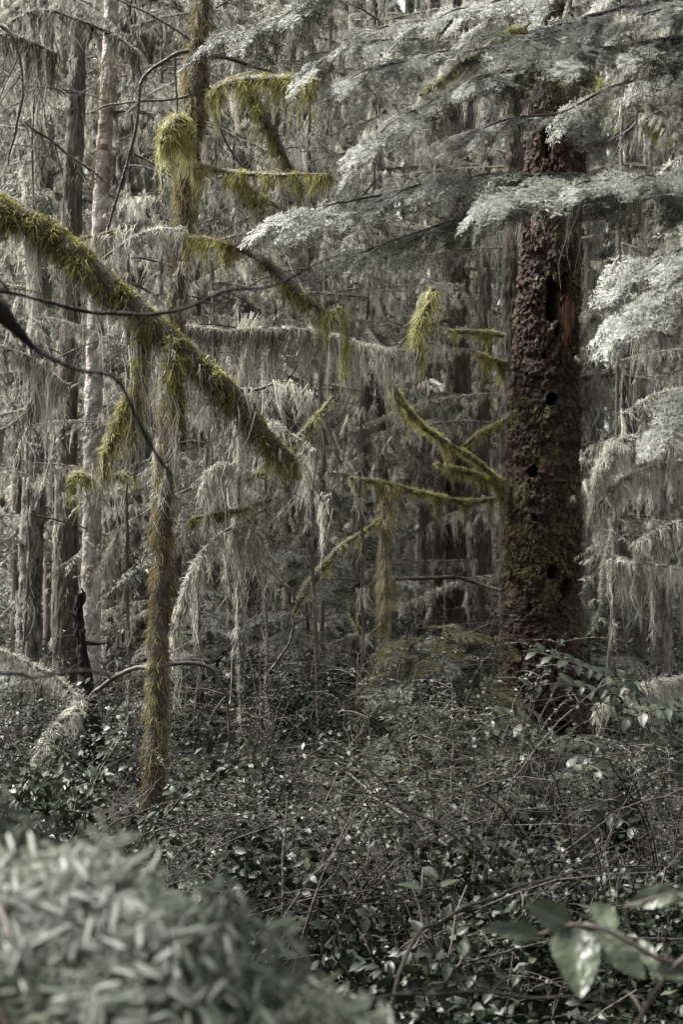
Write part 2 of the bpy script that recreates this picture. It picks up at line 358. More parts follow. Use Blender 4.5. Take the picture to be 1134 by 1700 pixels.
def make_branch(seed, L=2.0, lich=1.0, needles=0.0):
    """A dead or live conifer branch along +X with twigs; its lichen; its needles."""
    global rng
    keep = rng; rng = np.random.default_rng(100 + seed); r = rng
    g = Geo(); n = 16; s = np.linspace(0, 1, n)
    dr = r.uniform(.05, .4); wv = r.uniform(-.12, .12)
    ax = np.stack([s * L, wv * L * s ** 2 + .03 * np.sin(s * 9 + seed), -dr * L * s ** 1.8 + .12 * L * s], 1)
    ax += r.normal(0, .008, ax.shape) * s[:, None]
    tube(g, ax, np.linspace(.017, .003, n) * (L / 2), 6, bump=.3, tint=.5)
    rt = [ax]
    for i in range(15):
        f = r.uniform(.12, .97); k = int(f * (n - 1)); sg = 1 if r.random() < .5 else -1; an = math.radians(r.uniform(30, 75)) * sg
        l = L * .36 * (1 - f * .7) * r.uniform(.4, 1.2); q = np.linspace(0, 1, 7)[:, None]; up = r.normal(.0, .25)
        d = np.array([math.cos(an), math.sin(an), up]); pth = ax[k] + d * l * q + np.array([0, 0, -.35 * l]) * q ** 2 + np.cumsum(r.normal(0, .006, (7, 3)), 0)
        tube(g, pth, np.linspace(.005, .0014, 7), 4, tint=.5); rt.append(pth)
        if l > .25:
            for _ in range(2):
                k2 = r.integers(2, 6); a2 = an + r.normal(0, .7); l2 = l * .4; q2 = q
                p2 = pth[k2] + np.array([math.cos(a2), math.sin(a2), r.normal(-.1, .3)]) * l2 * q2
                tube(g, p2, np.linspace(.0025, .001, 7), 3, tint=.5); rt.append(p2)
    bm_ = g.mesh('branch'); bm_.materials.append(M['bark_dark'])
    gl = Geo(); K = int(78 * lich); roots = []
    w = np.array([len(rt[0]) * 3.5] + [5.0] * (len(rt) - 1)); w /= w.sum()
    for i in r.choice(len(rt), K, p=w):
        f = r.random() * (len(rt[i]) - 1.01); k = int(f); roots.append(rt[i][k] * (1 - f + k) + rt[i][k + 1] * (f - k))
    roots = np.array(roots); Ls = np.clip(r.lognormal(-2.15, .6, K), .04, .6)
    beard(gl, roots, Ls, n_per=9, spread=.009, w=.0085, nseg=5, fuzz=3.2, sway=.22)
    moss(gl, ax, np.linspace(.02, .006, n), density=11000, L=.03, w=.006, droop=.6, nseg=2)
    lm = gl.mesh('hanging_lichen'); lm.materials.append(M['lichen_pale' if seed in (1, 3, 7, 4) else 'lichen'])
    nm = None
    if needles:
        gn = Geo(); B = []; A = []
        for pth in rt:
            t = nrm(np.gradient(pth, axis=0)); m = int(np.linalg.norm(pth[-1] - pth[0]) * 95 * needles)
            for _ in range(m):
                f = (r.random() ** .7) * (len(pth) - 1.01); k = int(f); p0 = pth[k] * (1 - f + k) + pth[k + 1] * (f - k); sg = 1 if r.random() < .5 else -1
                d = t[k] * .6 + np.array([-t[k][1], t[k][0], 0]) * sg + np.array([0, 0, r.normal(-.15, .2)])
                B.append(p0); A.append(d)
        B, A = np.array(B), nrm(np.array(A)); N = len(B); l = r.uniform(.03, .075, N)
        s3 = np.array([0, .5, 1])[None, :, None]; Pn = B[:, None] + A[:, None] * l[:, None, None] * s3 + np.array([0, 0, -.3]) * l[:, None, None] * s3 ** 2
        ribbons(gn, Pn, (r.uniform(.006, .012, N))[:, None] * np.array([.6, 1, .25])[None], np.clip(r.normal(.5, .2, N), 0, 1), side=np.cross(A, [0, 0, 1.0]) + r.normal(0, .3, (N, 3)))
        nm = gn.mesh('needles'); nm.materials.append(M['needle_dark']); TRI[0] += 2 * sum(len(q) for q in gn.Q)
    TRI[0] += 2 * (sum(len(q) for q in g.Q) + sum(len(q) for q in gl.Q))
    rng = keep
    return bm_, lm, nm
POOL = [make_branch(i, needles=(.0 if i % 2 else 1.0), lich=(1.3 if i % 2 else .6)) for i in range(10)]

def pool_branch(parent, loc, ang, scale, pitch=0., k=None, pale=False, lichen=True, needles=True):
    b, l, n = POOL[k if k is not None else random.randrange(len(POOL))]
    p0 = np.array(parent.location) + np.array(loc)
    for _ in range(12):                             # the snag's face stays clear of other trees' branches
        q = [p0 + scale * L_ * np.array([math.cos(ang), math.sin(ang), 0]) for L_ in (0, .7, 1.4, 2.0)]
        if not any((838 < CX + F * v[0] / max(v[1], .1) < 985 or (480 < CX + F * v[0] / max(v[1], .1) < 985 and 560 < CY - F * (v[2] - CZ) / max(v[1], .1) < 1050)) and 2 < v[1] < 11.6 for v in q[1:]): break
        ang = random.uniform(0, 2 * PI)
    else: return None
    o = bpy.data.objects.new('branch', b); C.objects.link(o); o.parent = parent
    o.location = tuple(loc); o.rotation_euler = (random.uniform(-.15, .15), pitch, ang); o.scale = (scale,) * 3
    if lichen:
        h = bpy.data.objects.new('hanging_lichen', l); C.objects.link(h); h.parent = o; h['kind'] = 'stuff'
    if n and needles:
        h = bpy.data.objects.new('needles', n); C.objects.link(h); h.parent = o; h['kind'] = 'stuff'
    return o

# ------------------------------------------------------------------ ground
def H(x, y):
    x = np.asarray(x, float); y = np.asarray(y, float)
    p = np.stack([x, y, x * 0], -1)
    h = (vnoise(p, .35, 1) - .5) * .35 + (vnoise(p, 1.3, 2) - .5) * .10
    h = h * np.clip((y - 1) / 3, 0, 1)
    rise = np.clip(y - 15, 0, None); k = np.clip(.62 - x * .03, .12, .9)
    return h + rise ** 1.35 * .085 * k
gx = np.concatenate([np.linspace(-140, -13, 24), np.linspace(-12.8, 12.8, 200), np.linspace(13, 140, 24)])
gy = np.concatenate([np.linspace(-60, -4, 12), np.linspace(-3.5, 24, 190), np.linspace(25, 190, 50)])
X, Yg = np.meshgrid(gx, gy); Zg = H(X, Yg); Zg = np.where(Yg > 60, H(X, X * 0 + 60), Zg)
g = Geo(); nx = len(gx); ii = np.arange(len(gy) - 1)[:, None] * nx; jj = np.arange(nx - 1)[None]
g.add(np.stack([X, Yg, Zg], -1), np.stack([ii + jj, ii + jj + 1, ii + nx + jj + 1, ii + nx + jj], -1), .5)
part('ground', g, M['litter'], None, kind='structure')
def gz(x, y): return float(H(x, y))

# ------------------------------------------------------------------ trunk with plated or furrowed bark
def barktrunk(g, axis, rad, nth, nz_, cell=(.09, .16), amp=.018, seed=0, holes=(), jag=0.0):
    """axis (n,3+): centre line bottom to top; rad radii; plates from a cell pattern; holes (theta, z, half width, half height, depth)."""
    t = np.linspace(0, 1, nz_); k = np.linspace(0, 1, len(axis)); ax = np.stack([np.interp(t, k, axis[:, i]) for i in range(3)], 1); r = np.interp(t, k, rad)
    th = np.linspace(0, 2 * PI, nth, endpoint=False); rm = float(np.mean(rad))
    U = th[None] * rm + 0 * t[:, None]; Zc = ax[:, 2][:, None] + 0 * U
    # warped jittered cells, wrapping round the trunk
    ncx = max(4, int(round(2 * PI * rm / cell[0]))); cw = 2 * PI * rm / ncx
    pw = np.stack([np.cos(th)[None] * rm + 0 * Zc, np.sin(th)[None] * rm + 0 * Zc, Zc], -1)
    wu = (vnoise(pw, 9, seed) - .5) * cell[0] * 1.2; wz = (vnoise(pw, 7, seed + 1) - .5) * cell[1] * 1.2
    u = (U + wu) / cw; z = (Zc + wz) / cell[1]
    iu = np.floor(u).astype(int); iz = np.floor(z).astype(int)
    F1 = np.full(U.shape, 9.); F2 = np.full(U.shape, 9.); ID = np.zeros(U.shape)
    for du in (-1, 0, 1):
        for dz in (-1, 0, 1):
            cu, cz = (iu + du), (iz + dz)
            hh = (((cu % ncx) * 374761 + cz * 668265 + seed * 9973) * 1274126177) & 0x7fffffff
            jx = ((hh >> 3) & 1023) / 1023; jz = ((hh >> 13) & 1023) / 1023; rid = ((hh >> 7) & 255) / 255
            d = np.hypot((cu + jx - u), (cz + jz - z))
            near = d < F1; F2 = np.where(near, F1, np.minimum(F2, d)); ID = np.where(near, rid, ID); F1 = np.where(near, d, F1)
    e = np.clip((F2 - F1) / .28, 0, 1); e = e * e * (3 - 2 * e)
    mg = np.clip((vnoise(pw, 6.5, seed + 9) - .42) * 5, 0, 1) * .75; e = e * (1 - mg) + (.35 + .6 * vnoise(pw * [1, 1, .35], 30, seed + 10)) * mg
    fine = vnoise(pw, 45, seed + 3) ; mid = vnoise(pw, 16, seed + 4); big = vnoise(pw, 2.2, seed + 5)
    R = r[:, None] + amp * (e * (.5 + .8 * ID) - .6) + amp * 1.1 * (fine - .5) + amp * .7 * (vnoise(pw, 100, seed + 12) - .5) + amp * 1.6 * (mid - .5) + amp * 1.5 * (vnoise(pw * [1, 1, .22], 11, seed + 6) - .5) + r[:, None] * .14 * (big - .5)
    tint = np.clip(.12 + .55 * e * (.45 + .55 * ID) + .35 * (fine - .5) + .2 * (mid - .5), 0, 1)
    for hth, hz, hw, hh_, dep in holes:
        dth = (th[None] - hth + PI) % (2 * PI) - PI
        q = np.sqrt((dth * r[:, None] / hw) ** 2 + ((Zc - hz) / hh_) ** 2) + (mid - .5) * .55 + (fine - .5) * .25
        m = np.clip((1.0 - q) / .18, 0, 1); R = R - dep * m; tint = tint * (1 - m * .9)  # hole interiors are also tinted dark, shade put into the colour
    dirs = np.stack([np.cos(th), np.sin(th), 0 * th], -1)
    V = ax[:, None] + dirs[None] * R[..., None]
    if jag: V[-1, :, 2] += jag * (vnoise(pw[-1], 9, 3) - .3); V[-2, :, 2] += .5 * jag * (vnoise(pw[-1], 9, 3) - .3)
    i = np.arange(nz_ - 1)[:, None] * nth; j = np.arange(nth)[None]; j2 = (j + 1) % nth
    g.add(V, np.stack([i + j, i + j2, i + nth + j2, i + nth + j], -1), tint.ravel())
    return V

def px_axis(pts):
    """pts: (px, py, Y, width px) bottom to top -> axis points and radii."""
    a = np.array([np.r_[P(x, y, Y), w / F * Y / 2] for x, y, Y, w in pts]); return a

# ---- the big red-brown snag (right)
YS = 11.4
sn = px_axis([(900, 1300, YS, 164), (899, 1200, YS, 140), (900, 1080, YS, 126), (902, 950, YS, 122), (904, 800, YS, 118), (906, 650, YS, 112), (909, 500, YS, 108), (918, 350, YS, 96), (918, 200, YS, 92), (905, 60, YS, 88), (898, -120, YS, 80)])
snag_loc = (sn[0, 0], YS, gz(sn[0, 0], YS)); sn[0, 2] = snag_loc[2] - .15
snag = thing('red_cedar_snag', 'thick red-brown dead conifer trunk with flaking bark and dark woodpecker holes', 'tree', snag_loc)
sp = spline(sn, .1)
def hole(px, py, w, h, dep):
    k = np.argmin(abs(sp[:, 2] - P(px, py, YS)[2])); x0, r0 = sp[k, 0], sp[k, 3]
    X_ = P(px, py, YS - r0)[0]; s_ = np.clip((X_ - x0) / r0, -.95, .95)
    return (-PI / 2 + math.asin(s_), P(px, py, YS - r0)[2], w / F * YS / 2, h / F * YS / 2, dep)
HOLES = [hole(943, 520, 20, 58, .075), hole(914, 470, 14, 26, .12), hole(926, 548, 12, 22, .12), hole(920, 505, 24, 78, .17), hole(940, 470, 18, 40, .15), hole(916, 663, 18, 22, .16), hole(886, 785, 24, 20, .14), hole(919, 951, 20, 24, .17), hole(947, 978, 20, 36, .17), hole(862, 1080, 24, 26, .15),
         hole(907, 235, 20, 52, .17), hole(935, 1165, 22, 20, .13), hole(888, 860, 12, 16, .1), hole(866, 690, 10, 30, .08), hole(940, 1210, 40, 30, .13), hole(903, 590, 8, 10, .06), hole(878, 1010, 9, 14, .06)]
g = Geo(); Vs = barktrunk(g, sp, sp[:, 3], 300, 880, (.032, .10), .024, 1, HOLES)
part('trunk', g, M['bark_red'], snag, snag_loc)
g = Geo()                                            # exposed reddish wood inside the tall cavity
for k in range(9):
    px = 929 + k * 2.9; top = 478 + abs(k - 4) * 4 + rng.uniform(0, 14); bot = 575 + rng.uniform(-14, 14) - abs(k - 3) * 5
    r0 = .235; zz = np.linspace(bot, top, 9)
    pth = np.array([P(px + rng.normal(0, .4), y, YS - r0 - .005 + .008 * abs(k - 4)) for y in zz])
    tube(g, pth, .0085 * np.array([.5, 1, 1, 1.1, 1, 1, .9, .7, .3]), 6, bump=.6, tint=.35 + .2 * (k % 3), seed=k, bs=50)
part('exposed_wood', g, M['raw_wood'], snag, snag_loc, label='splintered orange-brown wood inside the tall cavity')
PL = []
for k in range(8):                                   # bark flakes, shared meshes
    g = Geo(); r_ = np.random.default_rng(k); nu, nv = 4, 5
    U, Vv = np.meshgrid(np.linspace(-1, 1, nu), np.linspace(-1, 1, nv)); rr = np.sqrt(U ** 2 + Vv ** 2)
    shx = U * .014 * (1 - .25 * abs(Vv)) + r_.normal(0, .003, U.shape); shz = Vv * .030 * (1 - .2 * abs(U)) + r_.normal(0, .005, U.shape)
    yy = .006 * rr ** 2 * r_.uniform(-.3, 1.6) + r_.normal(0, .0015, U.shape)
    i0 = np.arange(nv - 1)[:, None] * nu; j0 = np.arange(nu - 1)[None]; Q = np.stack([i0 + j0, i0 + j0 + 1, i0 + nu + j0 + 1, i0 + nu + j0], -1).reshape(-1, 4)
    A_ = np.stack([yy + .006, shx, shz], -1).reshape(-1, 3); B_ = A_ - [.008, 0, 0]; nn = nu * nv
    rim = [j for j in range(nu)] + [i * nu + nu - 1 for i in range(1, nv)] + [(nv - 1) * nu + j for j in range(nu - 2, -1, -1)] + [i * nu for i in range(nv - 2, 0, -1)]
    QR = [[rim[i], rim[(i + 1) % len(rim)], rim[(i + 1) % len(rim)] + nn, rim[i] + nn] for i in range(len(rim))]
    g.add(np.vstack([A_, B_]), np.vstack([Q, Q[:, ::-1] + nn, QR]), .62)
    me = g.mesh('bark_flake', False); me.materials.append(M['bark_red']); PL.append(me)
fl = 0
while fl < 290:
    th = rng.uniform(-PI, 0) if rng.random() < .85 else rng.uniform(0, PI); z = rng.uniform(.1, 5.2)
    if any(abs((th - h[0] + PI) % (2 * PI) - PI) * .25 < h[2] * 1.15 and abs(z - h[1]) < h[3] * 1.15 for h in HOLES): continue
    k = int(np.argmin(abs(Vs[:, 0, 2] - z))); j = int(round(th % (2 * PI) / (2 * PI) * 300)) % 300; v = Vs[k, j]
    n_ = np.array([math.cos(th), math.sin(th), rng.normal(0, .45)]); n_ = nrm(n_ + np.array([-n_[1], n_[0], 0]) * rng.normal(0, .4)); zax = nrm(np.array([rng.normal(0, .2), 0, 1.0]))
    y_ = nrm(np.cross(zax, n_)); z_ = np.cross(nrm(n_), y_)
    o = bpy.data.objects.new('bark_flake', random.choice(PL)); C.objects.link(o); o.parent = snag
    o.matrix_local = mtx(v - np.array(snag_loc) - nrm(n_) * .002, nrm(n_), y_, z_, rng.uniform(.6, 1.4)); fl += 1
g = Geo()                                            # thin moss clinging in patches on the snag
sel = []
th = rng.uniform(-PI * 1.05, .05 * PI, 26000); zz = rng.uniform(.3, 5.6, 26000)
k = np.searchsorted(Vs[:, 0, 2], zz).clip(0, 879); j = (np.round((th % (2 * PI)) / (2 * PI) * 300).astype(int)) % 300
v = Vs[k, j]; pn = vnoise(v, 2.6, 21) + .4 * (vnoise(v, 9, 22) - .5); m_ = pn > .69; v = v[m_]; th = th[m_]; N = len(v)
hm = np.ones(N, bool)
for h in HOLES: hm &= ~((abs((th - h[0] + PI) % (2 * PI) - PI) * .25 < h[2] * 1.2) & (abs(v[:, 2] - h[1]) < h[3] * 1.2))
v = v[hm]; th = th[hm]; N = len(v)
d = np.stack([np.cos(th), np.sin(th), -.4 + 0 * th], -1) + rng.normal(0, .5, (N, 3)); l = rng.uniform(.008, .028, N)
s3 = np.array([0, .5, 1])[None, :, None]
ribbons(g, v[:, None] + d[:, None] * l[:, None, None] * s3 + np.array([0, 0, -.4]) * l[:, None, None] * s3 ** 2, np.full((N, 1), .004) * np.array([[1, .8, .3]]), np.clip(rng.normal(.5, .2, N), 0, 1))
part('moss_patch', g, M['moss_olive'], snag, snag_loc, kind='stuff')

def limb(parent, off, pts, mname='moss_olive', wood='bark_dark', step=.02, jit=.02, den=24000, ml=.03, mw=.0034, mdroop=.6, under=1.6, beard_n=0, beard_L=.2, beard_m=None, per=12, bw=.0035, ns=7, name='branch', tint0=.5, fringe=0, fringe_L=.12, sway=.05, spread=.02, label=None, core=.6, beard_lo=0., beard_hi=1.):
    """A limb from pixel control points (px,py,Y,width px): wood, its moss sleeve, its hanging lichen."""
    a = px_axis(pts) if len(pts[0]) == 4 and not isinstance(pts, np.ndarray) else np.asarray(pts)
    s = spline(a, step, jit, seed=int(abs(a[0, 0] * 100)) % 50)
    g = Geo(); tube(g, s, s[:, 3] * core, ns, bump=.25, tint=.5, bs=30)
    b = part(name, g, M[wood], parent, off)
    if label: b['label'] = label
    if mname:
        g = Geo(); moss(g, s, s[:, 3] * (core + .05), density=den * 1.05, L=ml * (.75 if mdroop < 1.1 else 1), w=mw, droop=mdroop * .7, under=under * .45, tint0=tint0)
        if fringe:
            cc = rng.integers(0, len(s), max(3, fringe // 7)); idx = np.clip(rng.choice(cc, fringe) + rng.normal(0, 1.6, fringe).astype(int), 0, len(s) - 1); rt = s[idx, :3] - np.array([0, 0, 1]) * (s[idx, 3:4] * .6)
            beard(g, rt, np.clip(fringe_L * rng.lognormal(-.1, .6, fringe), .02, fringe_L * 2.6), n_per=7, spread=.010, w=mw, nseg=4, fuzz=4, tint0=.5, sway=.06)
        part('moss', g, M[mname], b, off, kind='stuff')
    if beard_n:
        idx = rng.integers(int(beard_lo * len(s)), max(1, int(beard_hi * len(s))), beard_n); g = Geo()
        beard(g, s[idx, :3], np.clip(beard_L * rng.lognormal(0, .5, beard_n), .03, beard_L * 3), n_per=per, spread=spread, w=bw, nseg=6, fuzz=2, sway=sway)
        part('hanging_lichen', g, M[beard_m or 'lichen'], b, off, kind='stuff')
    return b, s

ye = YS - .05
SL = [
 ([(835, 803, ye, 15), (800, 772, ye - .2, 15), (745, 737, ye - .4, 16), (700, 705, ye - .6, 15), (668, 665, ye - .8, 14), (645, 622, ye - .9, 9)], dict(mname='moss_green', fringe=90, fringe_L=.15, tint0=.8)),
 ([(836, 556, ye, 13), (800, 552, ye - .1, 16), (770, 550, ye - .2, 14), (745, 548, ye - .3, 8)], dict(mname='moss_green', fringe=26, fringe_L=.08, tint0=.75)),
 ([(840, 605, ye, 20), (815, 598, ye - .1, 16), (793, 588, ye - .3, 15)], dict(mname='moss_green', fringe=30, fringe_L=.16, wood='bark_red')),
 ([(838, 698, ye, 12), (800, 718, ye + .1, 15), (762, 750, ye + .2, 8)], dict(mname='moss_green', fringe=20, fringe_L=.07, tint0=.75)),
 ([(840, 800, ye, 14), (790, 788, ye - .1, 18), (735, 774, ye - .3, 12), (722, 768, ye - .3, 5)], dict(mname='moss_green', fringe=30, fringe_L=.08, tint0=.75)),
 ([(838, 828, ye, 12), (780, 832, ye, 13), (720, 824, ye - .2, 13), (650, 806, ye - .6, 14), (580, 793, ye - .9, 8)], dict(mname='moss_green', fringe=60, fringe_L=.12, beard_n=14, beard_L=.16, tint0=.7)),
 ([(835, 980, ye, 8), (790, 968, ye + .2, 12), (740, 958, ye + .2, 11), (655, 961, ye + .2, 7)], dict(mname='moss_olive', den=9000, ml=.016, tint0=.2)),
 ([(838, 1120, ye, 7), (800, 1138, ye - .2, 13), (765, 1152, ye - .4, 16), (752, 1175, ye - .4, 16), (753, 1210, ye - .4, 9)], dict(mname='lichen_pale', den=14000, ml=.04, mdroop=1.2, under=3, beard_n=26, beard_L=.22, tint0=.4)),
]
for pts, kw in SL: limb(snag, snag_loc, pts, **kw)
# branch hanging from the long horizontal one: a moss-wrapped tail and a bright yellow arm
yh = ye - .7
limb(snag, snag_loc, [(646, 806, yh, 22), (641, 860, yh, 20), (636, 930, yh, 17), (641, 990, yh, 24), (637, 1050, yh, 14), (627, 1110, yh, 5)], mname='moss_tan', ml=.04, mdroop=1.8, den=15000, under=1, fringe=60, fringe_L=.12, tint0=.72, beard_n=20, beard_L=.25)
limb(snag, snag_loc, [(632, 862, yh, 10), (600, 885, yh - .1, 15), (560, 912, yh - .2, 15), (527, 952, yh - .3, 23), (505, 985, yh - .3, 22), (488, 1018, yh - .3, 8)], mname='moss_yellow', den=15000, ml=.022, fringe=24, fringe_L=.09, tint0=.6)
limb(snag, snag_loc, [(638, 1035, yh, 8), (605, 1058, yh - .1, 9), (585, 1020, yh - .2, 12), (578, 996, yh - .2, 8)], mname='moss_yellow', den=12000, ml=.02, tint0=.35)
limb(snag, snag_loc, [(606, 1056, yh, 8), (580, 1058, yh, 11), (545, 1072, yh - .1, 6)], mname='lichen_pale', ml=.02, beard_n=22, beard_L=.17, beard_m='lichen')
# right-hand pale draped limbs
for pts, kw in [
 ([(960, 585, YS, 10), (985, 530, YS - .2, 16), (1015, 505, YS - .3, 18), (1060, 478, YS - .4, 12)], dict(mname='lichen_pale', beard_n=50, beard_L=.25, beard_m='lichen_pale', tint0=.4)),
 ([(955, 628, YS + .1, 10), (1010, 622, YS, 12), (1080, 632, YS, 8)], dict(mname='lichen', beard_n=46, beard_L=.3)),
 ([(960, 742, YS + .1, 9), (1030, 744, YS + .1, 10), (1120, 735, YS + .1, 8)], dict(mname='lichen', beard_n=40, beard_L=.2)),
 ([(958, 290, YS + .2, 9), (1040, 275, YS + .1, 10), (1130, 290, YS + .1, 8)], dict(mname='lichen', beard_n=40, beard_L=.25)),
 ([(958, 400, YS + .2, 9), (1030, 385, YS + .3, 12), (1130, 378, YS + .3, 8)], dict(mname='lichen', beard_n=50, beard_L=.3)),
 ([(950, 215, YS, 10), (985, 240, YS, 14), (1040, 215, YS - .1, 14), (1060, 190, YS - .2, 6)], dict(mname='lichen', ml=.04, beard_n=30, beard_L=.2)),
]: limb(snag, snag_loc, pts, **kw)
limb(snag, snag_loc, [(925, 95, YS - .2, 22), (955, 110, YS - .3, 18), (985, 135, YS - .3, 20), (1015, 150, YS - .4, 14), (1060, 175, YS - .4, 20), (1088, 215, YS - .4, 22), (1112, 240, YS - .4, 8)], mname='moss_yellow', ml=.045, mdroop=1.3, fringe=60, fringe_L=.13, tint0=.35, beard_n=10)
limb(snag, snag_loc, [(900, 45, YS, 30), (840, 60, YS - .3, 26), (770, 110, YS - .5, 20), (700, 160, YS - .8, 12)], mname='moss_olive', tint0=.3, beard_n=60, beard_L=.4)
# long curtains of lichen high on the snag
limb(snag, snag_loc, [(905, 300, YS - .3, 10), (860, 330, YS - .4, 16), (800, 345, YS - .5, 10)], mname='moss_olive', beard_n=60, beard_L=.35, tint0=.4)

# ---- slim grey trunk right behind the snag
def simple_tree(name, label, cat, pts, m, nth=60, nzv=260, cell=(.04, .2), amp=.008, seed=1, group=None, top=None):
    a = px_axis(pts); loc = (a[0, 0], a[0, 1], gz(a[0, 0], a[0, 1])); a[0, 2] = min(a[0, 2], loc[2] - .1) if a[0, 2] > loc[2] - .1 else a[0, 2]
    t = thing(name, label, cat, loc, group); s = spline(a, .12); g = Geo()
    barktrunk(g, s, s[:, 3], nth, nzv, cell, amp, seed); part('trunk', g, M[m], t, loc)
    return t, loc, s
gt, gl_, gs = simple_tree('cedar_tree', 'slim grey-brown trunk standing directly behind the left edge of the red-brown snag', 'tree',
    [(846, 1260, 12.3, 42), (848, 1000, 12.3, 38), (850, 700, 12.3, 38), (853, 400, 12.3, 34), (856, 100, 12.3, 30), (858, -150, 12.3, 28)], 'bark_far', 80, 320, (.025, .22), .012, 4)
for k in range(14):
    z = rng.uniform(.8, 6.4); sg = -1 if k % 3 else 1; pool_branch(gt, (0, 0, z), (PI if sg < 0 else 0) + rng.normal(0, .4), rng.uniform(.4, .8))

# ---- slender alder wrapped in golden moss
YB = 7.2
al = [(250, 1420, YB, 38), (254, 1280, YB, 37), (262, 1100, YB, 36), (268, 900, YB, 33), (272, 800, YB, 30), (280, 650, YB, 28), (292, 500, YB + .05, 28), (303, 400, YB + .1, 28), (310, 300, YB + .1, 33), (320, 200, YB + .1, 38), (327, 100, YB + .1, 38), (336, 10, YB + .1, 26), (345, -120, YB + .1, 20)]
a = px_axis(al); al_loc = (a[0, 0], YB, gz(a[0, 0], YB)); a[0, 2] = al_loc[2] - .1
ald = thing('alder_tree', 'slender leaning trunk sleeved in golden-brown moss, with mossy limbs near its top', 'tree', al_loc)
s = spline(a, .03, .012); gg = Geo(); tube(gg, s, s[:, 3] * .82, 16, bump=.18, tint=.5, bs=22)
tk = part('trunk', gg, M['bark_dark'], ald, al_loc)
gg = Geo(); moss(gg, s, s[:, 3] * .9, density=20000, L=.026, w=.0036, droop=.9, under=.3, tint0=.55)
part('moss', gg, M['moss_gold'], tk, al_loc, kind='stuff')
gg = Geo(); m_ = np.where((s[:, 2] > P(0, 840, YB)[2]) & (s[:, 2] < P(0, 430, YB)[2]))[0]; ix = rng.choice(m_, 120); an = rng.uniform(0, 2 * PI, 120)
beard(gg, s[ix, :3] + np.stack([np.cos(an), np.sin(an), 0 * an], -1) * s[ix, 3:4] * 1.1, rng.uniform(.06, .22, 120), n_per=8, spread=.008, w=.005, nseg=5, fuzz=3)
part('hanging_lichen', gg, M['lichen'], tk, al_loc, kind='stuff')
